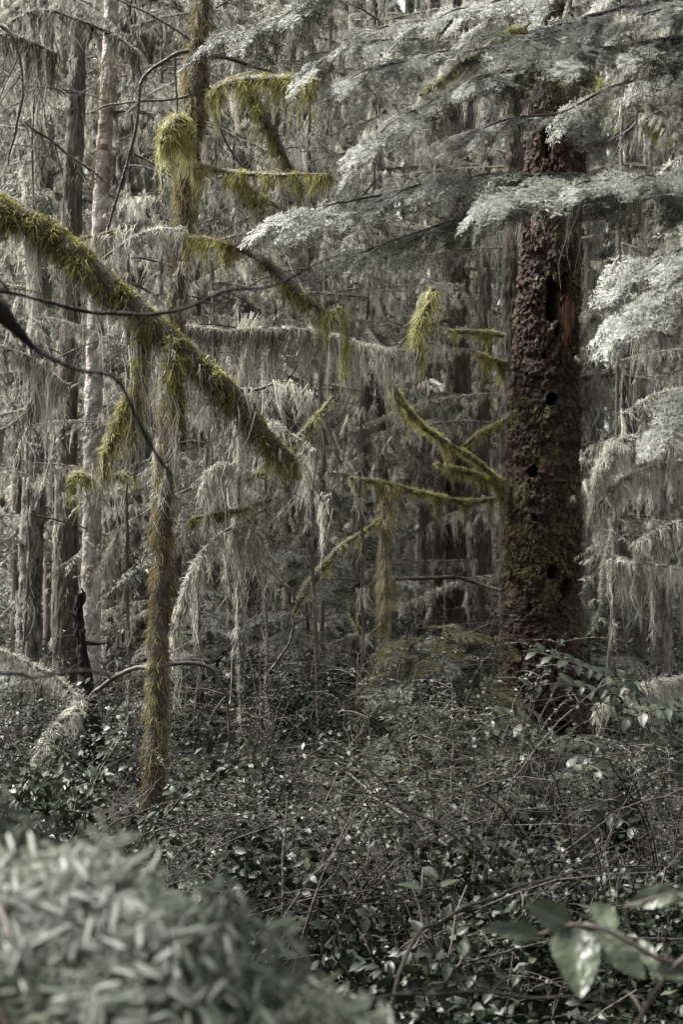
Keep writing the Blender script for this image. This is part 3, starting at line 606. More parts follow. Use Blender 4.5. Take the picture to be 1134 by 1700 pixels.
BL = [
 ([(318, 232, YB, 30), (295, 205, YB - .1, 44), (275, 225, YB - .15, 36), (268, 240, YB - .2, 12)], dict(mname='moss_yellow', ml=.035, fringe=90, fringe_L=.13, tint0=.35, mdroop=1.2)),
 ([(345, 165, YB, 14), (375, 140, YB - .1, 18), (415, 130, YB - .2, 20), (460, 131, YB - .3, 22), (505, 132, YB - .4, 20), (545, 135, YB - .5, 8)], dict(mname='moss_olive', ml=.028, fringe=110, fringe_L=.10, tint0=.6)),
 ([(400, 133, YB - .15, 12), (428, 175, YB - .2, 18), (450, 215, YB - .2, 18), (475, 265, YB - .2, 14), (500, 310, YB - .2, 6)], dict(mname='moss_olive', ml=.035, fringe=80, fringe_L=.09, tint0=.4)),
 ([(343, 92, YB, 12), (375, 95, YB + .1, 12), (410, 107, YB + .2, 11), (455, 122, YB + .3, 6)], dict(mname='moss_olive', den=12000, ml=.012, tint0=.15)),
 ([(345, 68, YB, 11), (380, 60, YB, 8), (430, 50, YB, 6), (480, 42, YB, 3)], dict(mname='moss_olive', den=9000, ml=.010, tint0=.1)),
 ([(312, 82, YB, 13), (285, 90, YB, 12), (245, 120, YB, 11), (232, 160, YB, 10), (222, 225, YB, 9), (208, 290, YB, 8), (190, 345, YB, 8), (168, 412, YB, 5)], dict(mname='moss_olive', den=12000, ml=.010, tint0=.12, jit=.03)),
 ([(288, 95, YB, 7), (290, 130, YB, 6), (296, 188, YB, 4)], dict(mname='moss_olive', den=9000, ml=.008, tint0=.1)),
 ([(310, 155, YB, 8), (275, 160, YB, 7), (235, 168, YB, 6), (180, 176, YB, 5), (140, 188, YB, 3)], dict(mname='moss_olive', den=10000, ml=.008, tint0=.1, jit=.03)),
 ([(318, 68, YB, 9), (290, 50, YB, 7), (250, 28, YB, 6), (195, 2, YB, 5)], dict(mname='moss_olive', den=9000, ml=.010, tint0=.1)),
 ([(340, 130, YB + .1, 8), (355, 180, YB + .1, 8), (375, 235, YB + .1, 7), (405, 280, YB + .1, 5), (420, 255, YB + .1, 3)], dict(mname='moss_olive', den=9000, ml=.008, tint0=.1)),
 ([(325, 278, YB, 14), (365, 283, YB - .1, 15), (405, 287, YB - .2, 14), (460, 290, YB - .3, 12), (545, 290, YB - .4, 5)], dict(mname='moss_olive', ml=.028, fringe=90, fringe_L=.07, tint0=.5)),
 ([(375, 285, YB - .1, 10), (405, 310, YB - .15, 20), (430, 330, YB - .2, 18), (462, 345, YB - .25, 6)], dict(mname='moss_olive', ml=.03, fringe=50, fringe_L=.07, tint0=.5)),
 ([(305, 395, YB, 10), (345, 398, YB - .1, 9), (372, 405, YB - .2, 12), (415, 420, YB - .2, 18), (455, 446, YB - .2, 20), (490, 478, YB - .2, 20), (525, 508, YB - .2, 16), (560, 535, YB - .2, 6)], dict(mname='moss_olive', ml=.03, fringe=140, fringe_L=.08, tint0=.45)),
 ([(303, 380, YB, 12), (265, 380, YB + .1, 13), (230, 390, YB + .1, 12), (200, 408, YB + .1, 9), (168, 428, YB + .1, 6)], dict(mname='lichen', ml=.02, beard_n=26, beard_L=.12, tint0=.35)),
 ([(305, 400, YB + .1, 9), (350, 402, YB + .2, 8), (400, 388, YB + .2, 7), (450, 378, YB + .2, 6)], dict(mname='lichen', ml=.014, beard_n=14, beard_L=.1, tint0=.3)),
 ([(290, 540, YB + .2, 10), (370, 549, YB + .2, 12), (440, 548, YB + .2, 12), (520, 552, YB + .2, 11), (590, 570, YB + .1, 10), (650, 580, YB, 9), (702, 582, YB, 5)], dict(mname='lichen', ml=.022, beard_n=260, beard_L=.17, tint0=.3)),
 ([(702, 582, YB, 6), (692, 555, YB, 14), (705, 520, YB, 20), (722, 480, YB, 14)], dict(mname='moss_yellow', ml=.04, mdroop=1.2, fringe=70, fringe_L=.10, tint0=.4)),
 ([(545, 522, YB - .2, 6), (568, 512, YB - .2, 8), (574, 550, YB - .2, 12), (572, 600, YB - .2, 5)], dict(mname='moss_yellow', ml=.035, mdroop=1.5, fringe=40, fringe_L=.09, tint0=.35)),
]
for pts, kw in BL: limb(ald, al_loc, pts, **kw)

# ---- mossy maple whose long limb slants across from the left edge
mp_loc = (-1.9, 4.9, gz(-1.9, 4.9))
mpl = thing('maple_tree', 'big-leaf maple with a long slanting limb thick with bright green moss', 'tree', mp_loc)
mt = np.array([[-1.9, 4.9, mp_loc[2] - .1, .16], [-1.88, 4.9, 1.2, .13], [-1.8, 4.9, 2.4, .12], [-1.85, 4.95, 3.6, .1], [-1.8, 5, 5, .08]])
limb(mpl, mp_loc, mt, mname='moss_green', name='trunk', step=.08, den=9000, ml=.04)
YC = 4.9
g0 = P(0, 345, YC)
big = [(-420, 100, YC, 62), (-200, 235, YC, 56), (0, 345, YC, 50), (60, 372, YC, 50), (120, 415, YC, 50), (190, 485, YC, 46), (262, 548, YC, 42), (330, 600, YC, 38), (385, 650, YC, 38), (430, 705, YC, 34), (468, 745, YC, 26), (492, 764, YC, 10)]
lb, ls = limb(mpl, mp_loc, big, mname='moss_green', den=34000, ml=.024, mw=.0046, mdroop=.75, fringe=300, fringe_L=.035, under=1.2, tint0=.64, beard_n=120, beard_L=.16, jit=.03, core=.72, beard_lo=.45)
for pts, kw in [
 ([(237, 520, YC, 22), (236, 570, YC, 30), (233, 620, YC, 32), (228, 665, YC, 26), (215, 700, YC, 10)], dict(fringe=60, fringe_L=.05, tint0=.45, beard_n=12, beard_L=.2)),
 ([(283, 560, YC - .03, 24), (290, 600, YC - .05, 36), (293, 650, YC - .05, 34), (296, 690, YC - .05, 28), (300, 714, YC - .05, 8)], dict(fringe=60, fringe_L=.04, tint0=.62, beard_n=8, beard_L=.15)),
 ([(228, 640, YC, 14), (210, 680, YC, 22), (190, 720, YC, 28), (172, 760, YC, 26), (164, 790, YC, 10)], dict(fringe=40, fringe_L=.05, tint0=.42, beard_n=8)),
]: limb(mpl, mp_loc, pts, mname='moss_green', den=30000, ml=.032, mw=.0046, mdroop=.9, core=.5, **kw)

for pts in ([(455, 730, YC, 12), (500, 770, YC + .02, 7), (530, 815, YC + .05, 4), (548, 870, YC + .05, 2)], [(385, 650, YC, 14), (425, 655, YC - .05, 8), (470, 640, YC - .1, 5), (505, 650, YC - .12, 2)], [(120, 415, YC, 14), (170, 400, YC + .1, 8), (225, 380, YC + .15, 4)]):
    limb(mpl, mp_loc, pts, mname='moss_green', ml=.012, den=14000, tint0=.3, beard_n=12, beard_L=.1, jit=.05)

# ---- trunks behind on the left: pale alder, furrowed fir, others
pa, pal, ps = simple_tree('birch_tree', 'pale whitish trunk with brown moss patches, beside the thick furrowed grey trunk', 'tree',
    [(150, 1150, 9.6, 32), (150, 1000, 9.6, 31), (152, 850, 9.6, 30), (156, 600, 9.6, 29), (163, 400, 9.6, 27), (172, 250, 9.6, 26), (180, 120, 9.6, 24), (190, -140, 9.6, 22)], 'bark_pale', 60, 400, (.05, .06), .006, 8)
gg = Geo(); 
for (z0, z1) in ((3.0, 3.5), (3.6, 3.95), (2.3, 2.5), (1.3, 1.6), (4.1, 4.6), (.7, .95)):
    m_ = (ps[:, 2] > z0) & (ps[:, 2] < z1)
    if m_.sum() > 2: moss(gg, ps[m_], ps[m_][:, 3] * 1.0, density=9000, L=.035, w=.004, droop=1.2, tint0=.6)
part('moss', gg, M['moss_gold'], pa, pal, kind='stuff')
for z in (2.2, 2.9, 3.4, 4.2, 4.9): pool_branch(pa, (0, 0, z), rng.uniform(-.6, .6) + (PI if rng.random() < .5 else 0), rng.uniform(.4, .7))
fr, frl, fs = simple_tree('fir_tree', 'thick grey trunk with deep vertical bark furrows behind the pale trunk', 'tree',
    [(205, 1120, 13.5, 92), (205, 1000, 13.5, 88), (207, 700, 13.5, 82), (212, 400, 13.5, 78), (218, 100, 13.5, 74), (222, -150, 13.5, 70)], 'bark_grey', 150, 380, (.05, .42), .022, 12)
for z in np.linspace(2.2, 6.5, 9): pool_branch(fr, (0, 0, z), rng.uniform(0, 2 * PI), rng.uniform(.5, .9))
BT = [
 ('trunk of a brown conifer standing in the dark gap left of the red-brown snag', [(762, 1150, 15, 46), (762, 900, 15, 44), (760, 500, 15, 40), (758, -150, 15, 34)], 'bark_far', (.04, .3), .012),
 ('slim straight grey trunk between the red-brown snag and the pale right-hand trunk', [(1030, 1150, 12.8, 20), (1032, 900, 12.8, 20), (1040, 400, 12.8, 18), (1050, -150, 12.8, 16)], 'bark_far', (.03, .2), .006),
 ('pale grey trunk near the right edge, rising from behind the salal', [(1100, 1180, 13.5, 36), (1098, 1000, 13.5, 34), (1092, 600, 13.5, 32), (1085, 200, 13.5, 30), (1080, -150, 13.5, 28)], 'bark_grey', (.04, .3), .012),
 ('grey furrowed trunk near the left edge, left of the burnt stump', [(46, 1150, 12.6, 42), (48, 1000, 12.6, 40), (62, 700, 12.6, 36), (70, 300, 12.6, 32), (78, -150, 12.6, 28)], 'bark_grey', (.04, .3), .014),
 ('grey-brown trunk between the left-edge trunk and the pale whitish one', [(108, 1190, 11.5, 44), (108, 1000, 11.5, 42), (112, 700, 11.5, 36), (120, 330, 11.5, 30), (128, 100, 11.5, 26), (132, -150, 11.5, 24)], 'bark_far', (.03, .25), .01),
 ('dark trunk glimpsed right of the hanging moss tail, in deep shade', [(700, 1140, 17, 24), (702, 900, 17, 24), (712, 400, 17, 20), (716, -150, 17, 18)], 'bark_far', (.03, .25), .01),
 ('brownish trunk in the thicket between the golden-mossed trunk and the long hanging tail', [(415, 1150, 13, 30), (414, 900, 13, 29), (408, 600, 13, 28), (404, 300, 13, 26), (400, -150, 13, 22)], 'bark_far', (.03, .25), .01),
 ('dark slim trunk just left of the snag\'s grey neighbour', [(802, 1150, 14.2, 26), (803, 900, 14.2, 24), (806, 400, 14.2, 22), (812, -150, 14.2, 20)], 'bark_far', (.03, .25), .01),
]
for i, (lab, pts, m_, cell, amp) in enumerate(BT):
    t, l_, s_ = simple_tree('conifer_tree', lab, 'tree', pts, m_, 60, 200, cell, amp, 20 + i, group='lichen-draped forest trees')
    gl2 = Geo(); ix = rng.integers(0, len(s_), 110); an = rng.uniform(-PI, 0, 110); beard(gl2, s_[ix, :3] + np.stack([np.cos(an), np.sin(an), 0 * an], -1) * s_[ix, 3:4], rng.uniform(.05, .28, 110), n_per=7, spread=.012, w=.009, nseg=4, fuzz=2)
    part('hanging_lichen', gl2, M['lichen'], t, l_, kind='stuff')
    for z in np.arange(1.9 if i not in (1, 2) else 1.5, 6.6, .42):
        k = int(np.argmin(abs(s_[:, 2] - z))); pool_branch(t, s_[k, :3] - np.array(l_), rng.uniform(0, 2 * PI), rng.uniform(.35, .85), pitch=rng.normal(.1, .2))

# ---- burnt stump, left
a = px_axis([(146, 1262, 8.3, 60), (142, 1200, 8.3, 44), (139, 1140, 8.3, 24), (134, 1090, 8.3, 17), (130, 1030, 8.3, 15), (132, 990, 8.3, 14)])
st_loc = (a[0, 0], 8.3, gz(a[0, 0], 8.3)); a[0, 2] = st_loc[2] - .1
st = thing('burnt_stump', 'charred black broken stem left of the golden-mossed trunk', 'stump', st_loc)
gg = Geo(); s = spline(a, .03, .02); barktrunk(gg, s, s[:, 3], 50, 130, (.03, .1), .01, 5, jag=.08); part('trunk', gg, M['char'], st, st_loc)
for q in ([(128, 1030, 8.3, 6), (118, 1018, 8.3, 4), (110, 1015, 8.3, 2)], [(136, 1068, 8.3, 8), (165, 1070, 8.3, 5), (188, 1066, 8.3, 3)], [(134, 1000, 8.3, 8), (138, 985, 8.3, 5), (134, 975, 8.3, 3)]):
    a2 = px_axis(q); gg = Geo(); s = spline(a2, .02, .01); tube(gg, s, s[:, 3], 6, bump=.3); part('branch_stub', gg, M['char'], st, st_loc)

yp = 8.6
ds_loc = (P(395, 850, yp)[0], yp, gz(P(395, 850, yp)[0], yp))
ds = thing('dead_sapling', 'thin dead sapling heavy with pale hanging lichen curtains, right of the golden-mossed trunk', 'tree', ds_loc)
limb(ds, ds_loc, [(402, 1230, yp, 12), (398, 1050, yp, 12), (396, 850, yp, 11), (402, 650, yp, 10), (412, 520, yp, 8)], mname='lichen', name='trunk', beard_n=90, beard_L=.22, beard_m='lichen_pale', bw=.006, per=9, spread=.03, beard_lo=.35)
for pts, kw in [
 ([(397, 870, yp, 8), (355, 895, yp - .1, 9), (318, 950, yp - .2, 8), (288, 1040, yp - .2, 4)], dict(beard_n=70, beard_L=.19)),
 ([(398, 850, yp, 8), (425, 880, yp, 8), (445, 920, yp, 7), (465, 948, yp, 4)], dict(beard_n=40, beard_L=.17)),
 ([(397, 770, yp, 8), (360, 775, yp - .1, 8), (325, 800, yp - .1, 5)], dict(beard_n=40, beard_L=.24)),
 ([(404, 560, yp, 9), (435, 565, yp - .1, 10), (470, 600, yp - .1, 6)], dict(beard_n=46, beard_L=.2)),
 ([(400, 690, yp, 8), (450, 700, yp - .2, 8), (520, 745, yp - .3, 5)], dict(beard_n=50, beard_L=.17)),
]: limb(ds, ds_loc, pts, mname='lichen_pale', beard_m='lichen_pale', bw=.0075, per=10, spread=.010, ml=.03, **kw)
limb(ds, ds_loc, [(398, 848, yp, 10), (420, 843, yp - .1, 14), (370, 852, yp - .1, 15), (320, 862, yp - .1, 8)][1:], mname='moss_olive', fringe=30, fringe_L=.06, tint0=.6)
limb(ds, ds_loc, [(404, 800, yp, 6), (440, 770, yp - .1, 10), (485, 735, yp - .2, 16), (520, 700, yp - .2, 18), (552, 660, yp - .2, 10)], mname='moss_yellow', ml=.022, fringe=20, fringe_L=.05, tint0=.5)
limb(pa, pal, [(222, 788, 9.4, 8), (190, 792, 9.3, 16), (150, 795, 9.3, 18), (122, 790, 9.3, 24), (112, 812, 9.3, 10)], mname='moss_yellow', ml=.035, fringe=40, fringe_L=.10, tint0=.45)
limb(pa, pal, [(160, 960, 9.5, 8), (185, 920, 9.4, 14), (195, 880, 9.4, 8)], mname='lichen_pale', ml=.04, beard_n=30, beard_L=.2, beard_m='lichen_pale')
yl = 7.4
ll_loc = (P(-60, 850, yl)[0], yl, gz(P(-60, 850, yl)[0], yl))
lt = thing('leaning_sapling', 'lichen-hung sapling at the left edge with a low drooping grey limb', 'tree', ll_loc)
limb(lt, ll_loc, [(-62, 1420, yl, 26), (-62, 1000, yl, 24), (-55, 500, yl, 20), (-40, 50, yl, 16)], mname='moss_olive', name='trunk', beard_n=40)
limb(lt, ll_loc, [(-60, 1060, yl, 8), (40, 1100, yl, 9), (130, 1160, yl - .1, 14), (90, 1210, yl - .2, 16), (52, 1270, yl - .2, 8)], mname='lichen_pale', ml=.05, beard_n=60, beard_L=.12, beard_m='lichen_pale', tint0=.5)
for q in ([(-60, 300, yl, 8), (20, 330, yl, 8), (80, 380, yl, 4)], [(-60, 60, yl - .5, 10), (20, 60, yl - .6, 12), (90, 90, yl - .6, 5)], [(-60, 90, yl, 8), (60, 20, yl, 8), (175, 50, yl, 9), (230, 90, yl, 4)], [(-60, 560, yl, 8), (40, 590, yl, 8), (110, 640, yl, 4)], [(-60, 740, yl, 8), (30, 700, yl, 8), (60, 640, yl, 7), (75, 590, yl, 3)]):
    limb(lt, ll_loc, q, mname='lichen', ml=.03, beard_n=70, beard_L=.17, bw=.006, per=9, spread=.010)
yr = 9.6
rt_loc = (P(1200, 850, yr)[0], yr, gz(P(1200, 850, yr)[0], yr))
rtt = thing('leaning_sapling', 'lichen-shrouded tree at the right edge with pale drooping limbs', 'tree', rt_loc)
limb(rtt, rt_loc, [(1200, 1250, yr, 30), (1196, 900, yr, 28), (1190, 500, yr, 24), (1180, 50, yr, 18)], mname='moss_olive', name='trunk', beard_n=40)
for q, n_, l_ in ([([(1190, 770, yr, 10), (1134, 768, yr, 14), (1070, 782, yr - .1, 18), (1020, 810, yr - .2, 18), (990, 850, yr - .2, 8)], 120, .15), ([(1190, 735, yr, 8), (1080, 738, yr - .1, 9), (1040, 730, yr - .1, 22), (1005, 770, yr - .2, 24), (985, 830, yr - .2, 10)], 120, .15),
     ([(1190, 1105, yr, 10), (1130, 1128, yr - .8, 13), (1050, 1148, yr - 1.3, 15), (985, 1178, yr - 1.5, 9)], 110, .12), ([(1190, 480, yr, 8), (1110, 490, yr, 10), (1050, 520, yr, 6)], 70, .18), ([(1190, 640, yr, 8), (1100, 655, yr, 10), (1030, 690, yr, 5)], 80, .18), ([(1190, 250, yr, 8), (1120, 270, yr, 14), (1080, 320, yr, 5)], 70, .18), ([(1190, 960, yr, 8), (1100, 940, yr, 8), (1010, 930, yr, 5)], 60, .25), ([(1190, 860, yr, 8), (1120, 870, yr, 8), (1060, 900, yr, 5)], 60, .18)]):
    limb(rtt, rt_loc, q, mname='lichen_pale', ml=.04, mdroop=1.1, beard_n=n_, beard_L=l_, beard_m='lichen_pale' if n_ > 80 else 'lichen', bw=.007, per=10, spread=.010)

# ------------------------------------------------------------------ draped forest behind, in rows
def draped(px, Y, wpx, label, zmin, zmax, nb, sc=(.5, 1.), group='lichen-draped forest trees', mname='bark_far', name='conifer_tree', lean=0., parts_on=True, zmin_top=None):
    x = (px - CX) / F * Y; loc = (x, Y, gz(x, Y)); t = thing(name, label, 'tree', loc, group)
    r0 = wpx / F * Y / 2; top = zmax + 1.2; n = 24
    z = np.linspace(-.3, top - loc[2], n); ax = np.stack([lean * z + .04 * np.sin(z * .7 + px), .03 * np.cos(z * .5 + px), z], 1)
    ax[:, :2] += np.cumsum(rng.normal(0, .012, (n, 2)), 0)
    gg = Geo(); tube(gg, ax, r0 * np.linspace(1.15, .65, n), 12, bump=.12, bs=6); part('trunk', gg, M[mname], t)
    if Y < 16 and parts_on:
        gl2 = Geo(); ix = rng.integers(2, n, 60); an = rng.uniform(0, 2 * PI, 60); beard(gl2, ax[ix] + np.stack([np.cos(an), np.sin(an), 0 * an], -1) * r0, rng.uniform(.05, .3, 60), n_per=6, spread=.012, w=.008, nseg=4, fuzz=1.5)
        part('hanging_lichen', gl2, M['lichen'], t, kind='stuff')
    for k in range(nb):
        zz = zmin + (zmax - zmin) * (k + rng.random()) / nb - loc[2]
        if zz < .25: continue
        s_ = rng.uniform(*sc); bare = Y < 13 and k % 3 == 0
        pool_branch(t, (lean * zz + .04 * math.sin(zz * .7 + px), 0, zz), rng.uniform(0, 2 * PI), s_ * (.8 if bare else 1), pitch=rng.normal(.08, .25), k=(int(rng.integers(5)) * 2 if Y > 16 and rng.random() < .7 else None), lichen=not bare, needles=not bare)
    return t
ordn = 'first second third fourth fifth sixth seventh eighth ninth tenth eleventh twelfth thirteenth fourteenth fifteenth sixteenth seventeenth eighteenth nineteenth twentieth'.split()
rows = [
 (9.4, [20, 215, 330, 440, 510, 590], 5, 'in the nearest row of the draped thicket', (.35, .62), 20),
 (11.2, [-30, 250, 390, 520, 1010, 1130], 7, 'in the second row of the draped thicket', (.4, .75), 22),
 (14.5, [30, 90, 150, 290, 330, 380, 480, 530, 590, 660, 730, 960, 1070, 1150], 15, 'in the third row of the draped thicket', (.5, .9), 19),
 (18.5, [-20, 70, 190, 270, 350, 440, 520, 610, 690, 780, 850, 1000], 14, 'in the fourth row of the draped thicket', (.6, 1.05), 22),
 (24, [0, 90, 170, 260, 330, 410, 490, 560, 640, 720, 800, 880, 960, 1160], 14, 'in the far row of the draped forest', (.8, 1.3), 22),
]
for ri, (Y, xs, w_, lab, sc, nb) in enumerate(rows):
    for i, px in enumerate(xs):
        Yj = Y + rng.uniform(-.5, .5) * (1 + ri * .5)
        zt = CZ + 900 / F * Yj; zb = {0: 1.5, 1: 1.25, 2: .7, 3: .5, 4: .5}[ri]
        draped(px + rng.uniform(-12, 12), Yj, w_ * rng.uniform(.8, 1.3), f'grey lichen-hung conifer, {ordn[i]} from the left {lab}', zb, zt, nb, sc, lean=rng.normal(0, .02))

# unseen conifers added beside and behind the viewer to shade the foreground
for i, (x, y, zb, lab) in enumerate([(-3.0, -2.2, 3.6, 'unseen shade conifer added behind the viewer, on the left'), (.4, -3.2, 3.4, 'unseen shade conifer added straight behind the viewer'),
                                 (3.6, -1.4, 3.6, 'unseen shade conifer added behind the viewer, on the right'), (4.2, 2.8, 4.4, 'unseen shade conifer added beyond the right-hand hemlock')]):
    loc = (x, y, gz(x, y)); t = thing('conifer_tree', lab, 'tree', loc); g = Geo(); z = np.linspace(-.3, 11, 20); tube(g, np.stack([.03 * np.sin(z), 0 * z, z], 1), np.linspace(.16, .06, 20), 12, bump=.1, bs=6); part('trunk', g, M['bark_far'], t)
    for k in range(34):
        zz = rng.uniform(zb, 9.5); an = rng.uniform(0, 2 * PI); pool_branch(t, (0, 0, zz), an, rng.uniform(1.3, 1.8), pitch=-.15, k=int(rng.integers(5)) * 2)

# a mass of far trees up the slope that nobody could count
gg = Geo(); N = 26000
yy = rng.uniform(30, 52, N); xx = rng.uniform(-.30, .30, N) * yy; zz = H(xx, yy) + rng.uniform(0, 1, N) * (3 + .35 * yy)
keepm = vnoise(np.stack([xx / yy * 30, yy * .1, zz / yy * 30], -1), 1.0, 4) > .28 + .5 * np.clip((xx / yy - .14) * 14, 0, 1) * np.clip((zz / yy - .03) * 12, 0, 1)
xx, yy, zz = xx[keepm], yy[keepm], zz[keepm]; N = len(xx)
l = rng.uniform(.3, 1.0, N); s3 = np.array([0, .5, 1.])[None, :, None]; an = rng.uniform(0, 2 * PI, N)
dd = np.stack([np.cos(an) * .7, np.sin(an) * .7, rng.uniform(-1.2, .1, N)], -1)
Pn = np.stack([xx, yy, zz], -1)[:, None] + dd[:, None] * l[:, None, None] * s3 + np.array([0, 0, -.4]) * l[:, None, None] * s3 ** 2
ribbons(gg, Pn, rng.uniform(.05, .2, N)[:, None] * np.array([[.7, 1, .1]]), np.clip(rng.normal(.45, .25, N), 0, 1))
for k in range(110):
    y = rng.uniform(28, 52); x = rng.uniform(-.28, .28) * y; z0 = gz(x, y); z = np.linspace(z0 - .5, z0 + 22, 8)
    tube(gg, np.stack([x + 0 * z, y + 0 * z, z], 1), rng.uniform(.08, .22), 6, tint=.1)
part('far_forest', gg, M['needle_dark'], None, kind='stuff')

# ------------------------------------------------------------------ hemlock boughs made of needle sprays
def bough(parent, off, pts, n, sc=(.7, 1.1), meshes=None, wood='bark_dark', spread=1.0, tilt=0.0, side=55, droop=.25, name='bough', curtain=0, sec=0, sec_len=.3, label=None):
    a = px_axis(pts) if not isinstance(pts, np.ndarray) else pts
    off = np.array(off); s = spline(a, .02, .02, seed=int(abs(a[0, 2] * 31)) % 40); g = Geo(); tube(g, s, s[:, 3], 6, bump=.2)
    axes = [s]
    t, A, B = frames(s[:, :3])
    for k in range(sec):
        f = (k + .5) / sec; i = int(f * (len(s) - 1)); sg = 1 if k % 2 else -1
        sv = nrm(np.cross(t[i], [0, 0, 1.0]) * sg); an = math.radians(rng.uniform(35, 60)); l = sec_len * (1.05 - .7 * f) * rng.uniform(.7, 1.15)
        q = np.linspace(0, 1, 8)[:, None]; d = t[i] * math.cos(an) + sv * math.sin(an)
        pth = s[i, :3] + d * l * q + np.array([0, 0, -droop * l]) * q ** 2
        tube(g, pth, np.linspace(.004, .0015, 8), 5); axes.append(np.hstack([pth, np.full((8, 1), .002)]))
    b = part(name, g, M[wood], parent, off)
    if label: b['label'] = label
    ms = meshes or SPRAY_MID
    lens = np.array([np.linalg.norm(np.diff(x[:, :3], axis=0), axis=1).sum() for x in axes]); tot = lens.sum()
    for axi, L_ in zip(axes, lens):
        m = max(2, int(round(n * L_ / tot))); tt = nrm(np.gradient(axi[:, :3], axis=0))
        for k in range(m):
            f = min(1, (k + rng.uniform(.2, .8)) / m); i = int(f * (len(axi) - 1)); sg = 1 if k % 2 else -1
            an = math.radians(rng.uniform(side - 20, side + 15)) * (1 - .5 * f)
            sv = nrm(np.cross(tt[i], [0, 0, 1.0])) * sg
            if k == m - 1: an = 0; i = len(axi) - 2
            d = tt[i] * math.cos(an) + sv * math.sin(an) + np.array([0, 0, rng.normal(-droop, .12)])
            upv = np.array([rng.normal(0, .25), -tilt + rng.normal(0, .25), 1.0])
            x, y, z = basis(d, upv); o = bpy.data.objects.new('needle_spray', ms[rng.integers(len(ms))]); C.objects.link(o); o.parent = b
            sc_ = rng.uniform(*sc) * (1.05 - .35 * f); o.matrix_local = mtx(axi[i, :3] - off, x, y, z, sc_)
    if curtain:
        g = Geo(); idx = rng.integers(0, len(s), curtain); beard(g, s[idx, :3], np.clip(.12 * rng.lognormal(0, .5, curtain), .03, .4), n_per=9, spread=.02, w=.0022, nseg=5, fuzz=1.5)
        part('hanging_lichen', g, M['lichen'], b, off, kind='stuff')
    return b

# hemlock on the right: trunk beyond the frame, its boughs sweeping in
hl = (2.05, 4.7, gz(2.05, 4.7)); hem = thing('hemlock_tree', 'western hemlock sweeping long silvery-green needle boughs across the upper right', 'tree', hl)
g = Geo(); z = np.linspace(-.2, 6, 20); tube(g, np.stack([0 * z, 0 * z, z], 1), np.linspace(.13, .08, 20), 14, bump=.12, bs=12); part('trunk', g, M['bark_far'], hem)
YH = 4.1
HB = [
 ([(1500, 250, YH + .3, 12), (1250, 275, YH + .1, 9), (1080, 300, YH, 7), (960, 290, YH - .1, 6), (860, 290, YH - .1, 5), (740, 300, YH, 4), (610, 330, YH, 4), (470, 360, YH, 2)], 74, dict(sec=18, sec_len=.26, tilt=.35)),
 ([(1450, 330, YH + .2, 9), (1250, 320, YH, 7), (1130, 320, YH - .1, 5), (1020, 315, YH - .1, 4), (930, 330, YH - .1, 2)], 34, dict(sec=10, sec_len=.2, tilt=.3)),
 ([(1500, -60, YH + .4, 14), (1200, -20, YH + .2, 9), (1000, 20, YH + .1, 7), (860, 70, YH, 6), (740, 90, YH, 5), (640, 110, YH, 4), (550, 150, YH, 2)], 76, dict(sec=18, sec_len=.3, tilt=.35)),
 ([(1500, 60, YH + .5, 10), (1250, 90, YH + .4, 8), (1050, 130, YH + .3, 6), (930, 185, YH + .2, 5), (840, 195, YH + .1, 4), (740, 240, YH + .1, 2)], 34, dict(sec=9, sec_len=.2, tilt=.3)),
 ([(1500, 380, 3.4, 10), (1300, 410, 3.4, 8), (1180, 440, 3.4, 6), (1090, 480, 3.4, 5), (1035, 530, 3.4, 2)], 30, dict(sec=8, sec_len=.14, tilt=.5)),
 ([(1500, 120, YH + .7, 9), (1150, 40, YH + .6, 7), (950, 60, YH + .6, 6), (760, 60, YH + .6, 5), (600, 70, YH + .5, 4), (520, 90, YH + .5, 2)], 44, dict(sec=12, sec_len=.25, tilt=.3, meshes=SPRAY_DK)),
 ([(900, 300, YH, 5), (800, 350, YH, 4), (700, 385, YH, 4), (600, 420, YH, 2)], 26, dict(sec=8, sec_len=.16, tilt=.35, meshes=SPRAY_DK)),
 ([(1500, 600, 3.6, 9), (1280, 640, 3.6, 6), (1150, 660, 3.6, 4), (1075, 720, 3.6, 2)], 16, dict(sec=5, sec_len=.12, tilt=.4)),
 ([(1400, -120, YH, 9), (1250, -60, YH - .1, 6), (1130, 0, YH - .1, 4), (1040, 30, YH - .1, 2)], 24, dict(sec=8, sec_len=.2, tilt=.4)),
 ([(1500, 20, YH + .1, 9), (1150, 60, YH, 8), (960, 90, YH - .1, 6), (800, 130, YH - .1, 5), (680, 190, YH - .1, 4), (600, 250, YH - .1, 2)], 60, dict(sec=14, sec_len=.3, tilt=.6)),
 ([(1500, -40, YH + .3, 9), (1100, -60, YH + .1, 8), (900, -20, YH, 6), (720, 30, YH, 5), (600, 60, YH, 4), (520, 110, YH, 2)], 60, dict(sec=14, sec_len=.3, tilt=.6)),
 ([(1500, 230, YH - .2, 9), (1280, 270, YH - .3, 7), (1130, 290, YH - .3, 5), (1000, 300, YH - .3, 4), (880, 310, YH - .3, 3), (800, 345, YH - .3, 2)], 56, dict(sec=14, sec_len=.24, tilt=.6)),
 ([(1500, 330, 3.5, 10), (1300, 370, 3.5, 8), (1180, 400, 3.5, 6), (1100, 420, 3.5, 5), (1050, 450, 3.5, 2)], 30, dict(sec=8, sec_len=.16, tilt=.6)),
 ([(560, -60, YH + .6, 7), (520, 0, YH + .6, 6), (440, 40, YH + .6, 4), (360, 60, YH + .6, 2)], 20, dict(sec=6, sec_len=.16, tilt=.3, meshes=SPRAY_DK)),
]
for pts, n, kw in HB: bough(hem, hl, pts, int(n * 1.4), sc=(.45, .9), curtain=40, **kw)

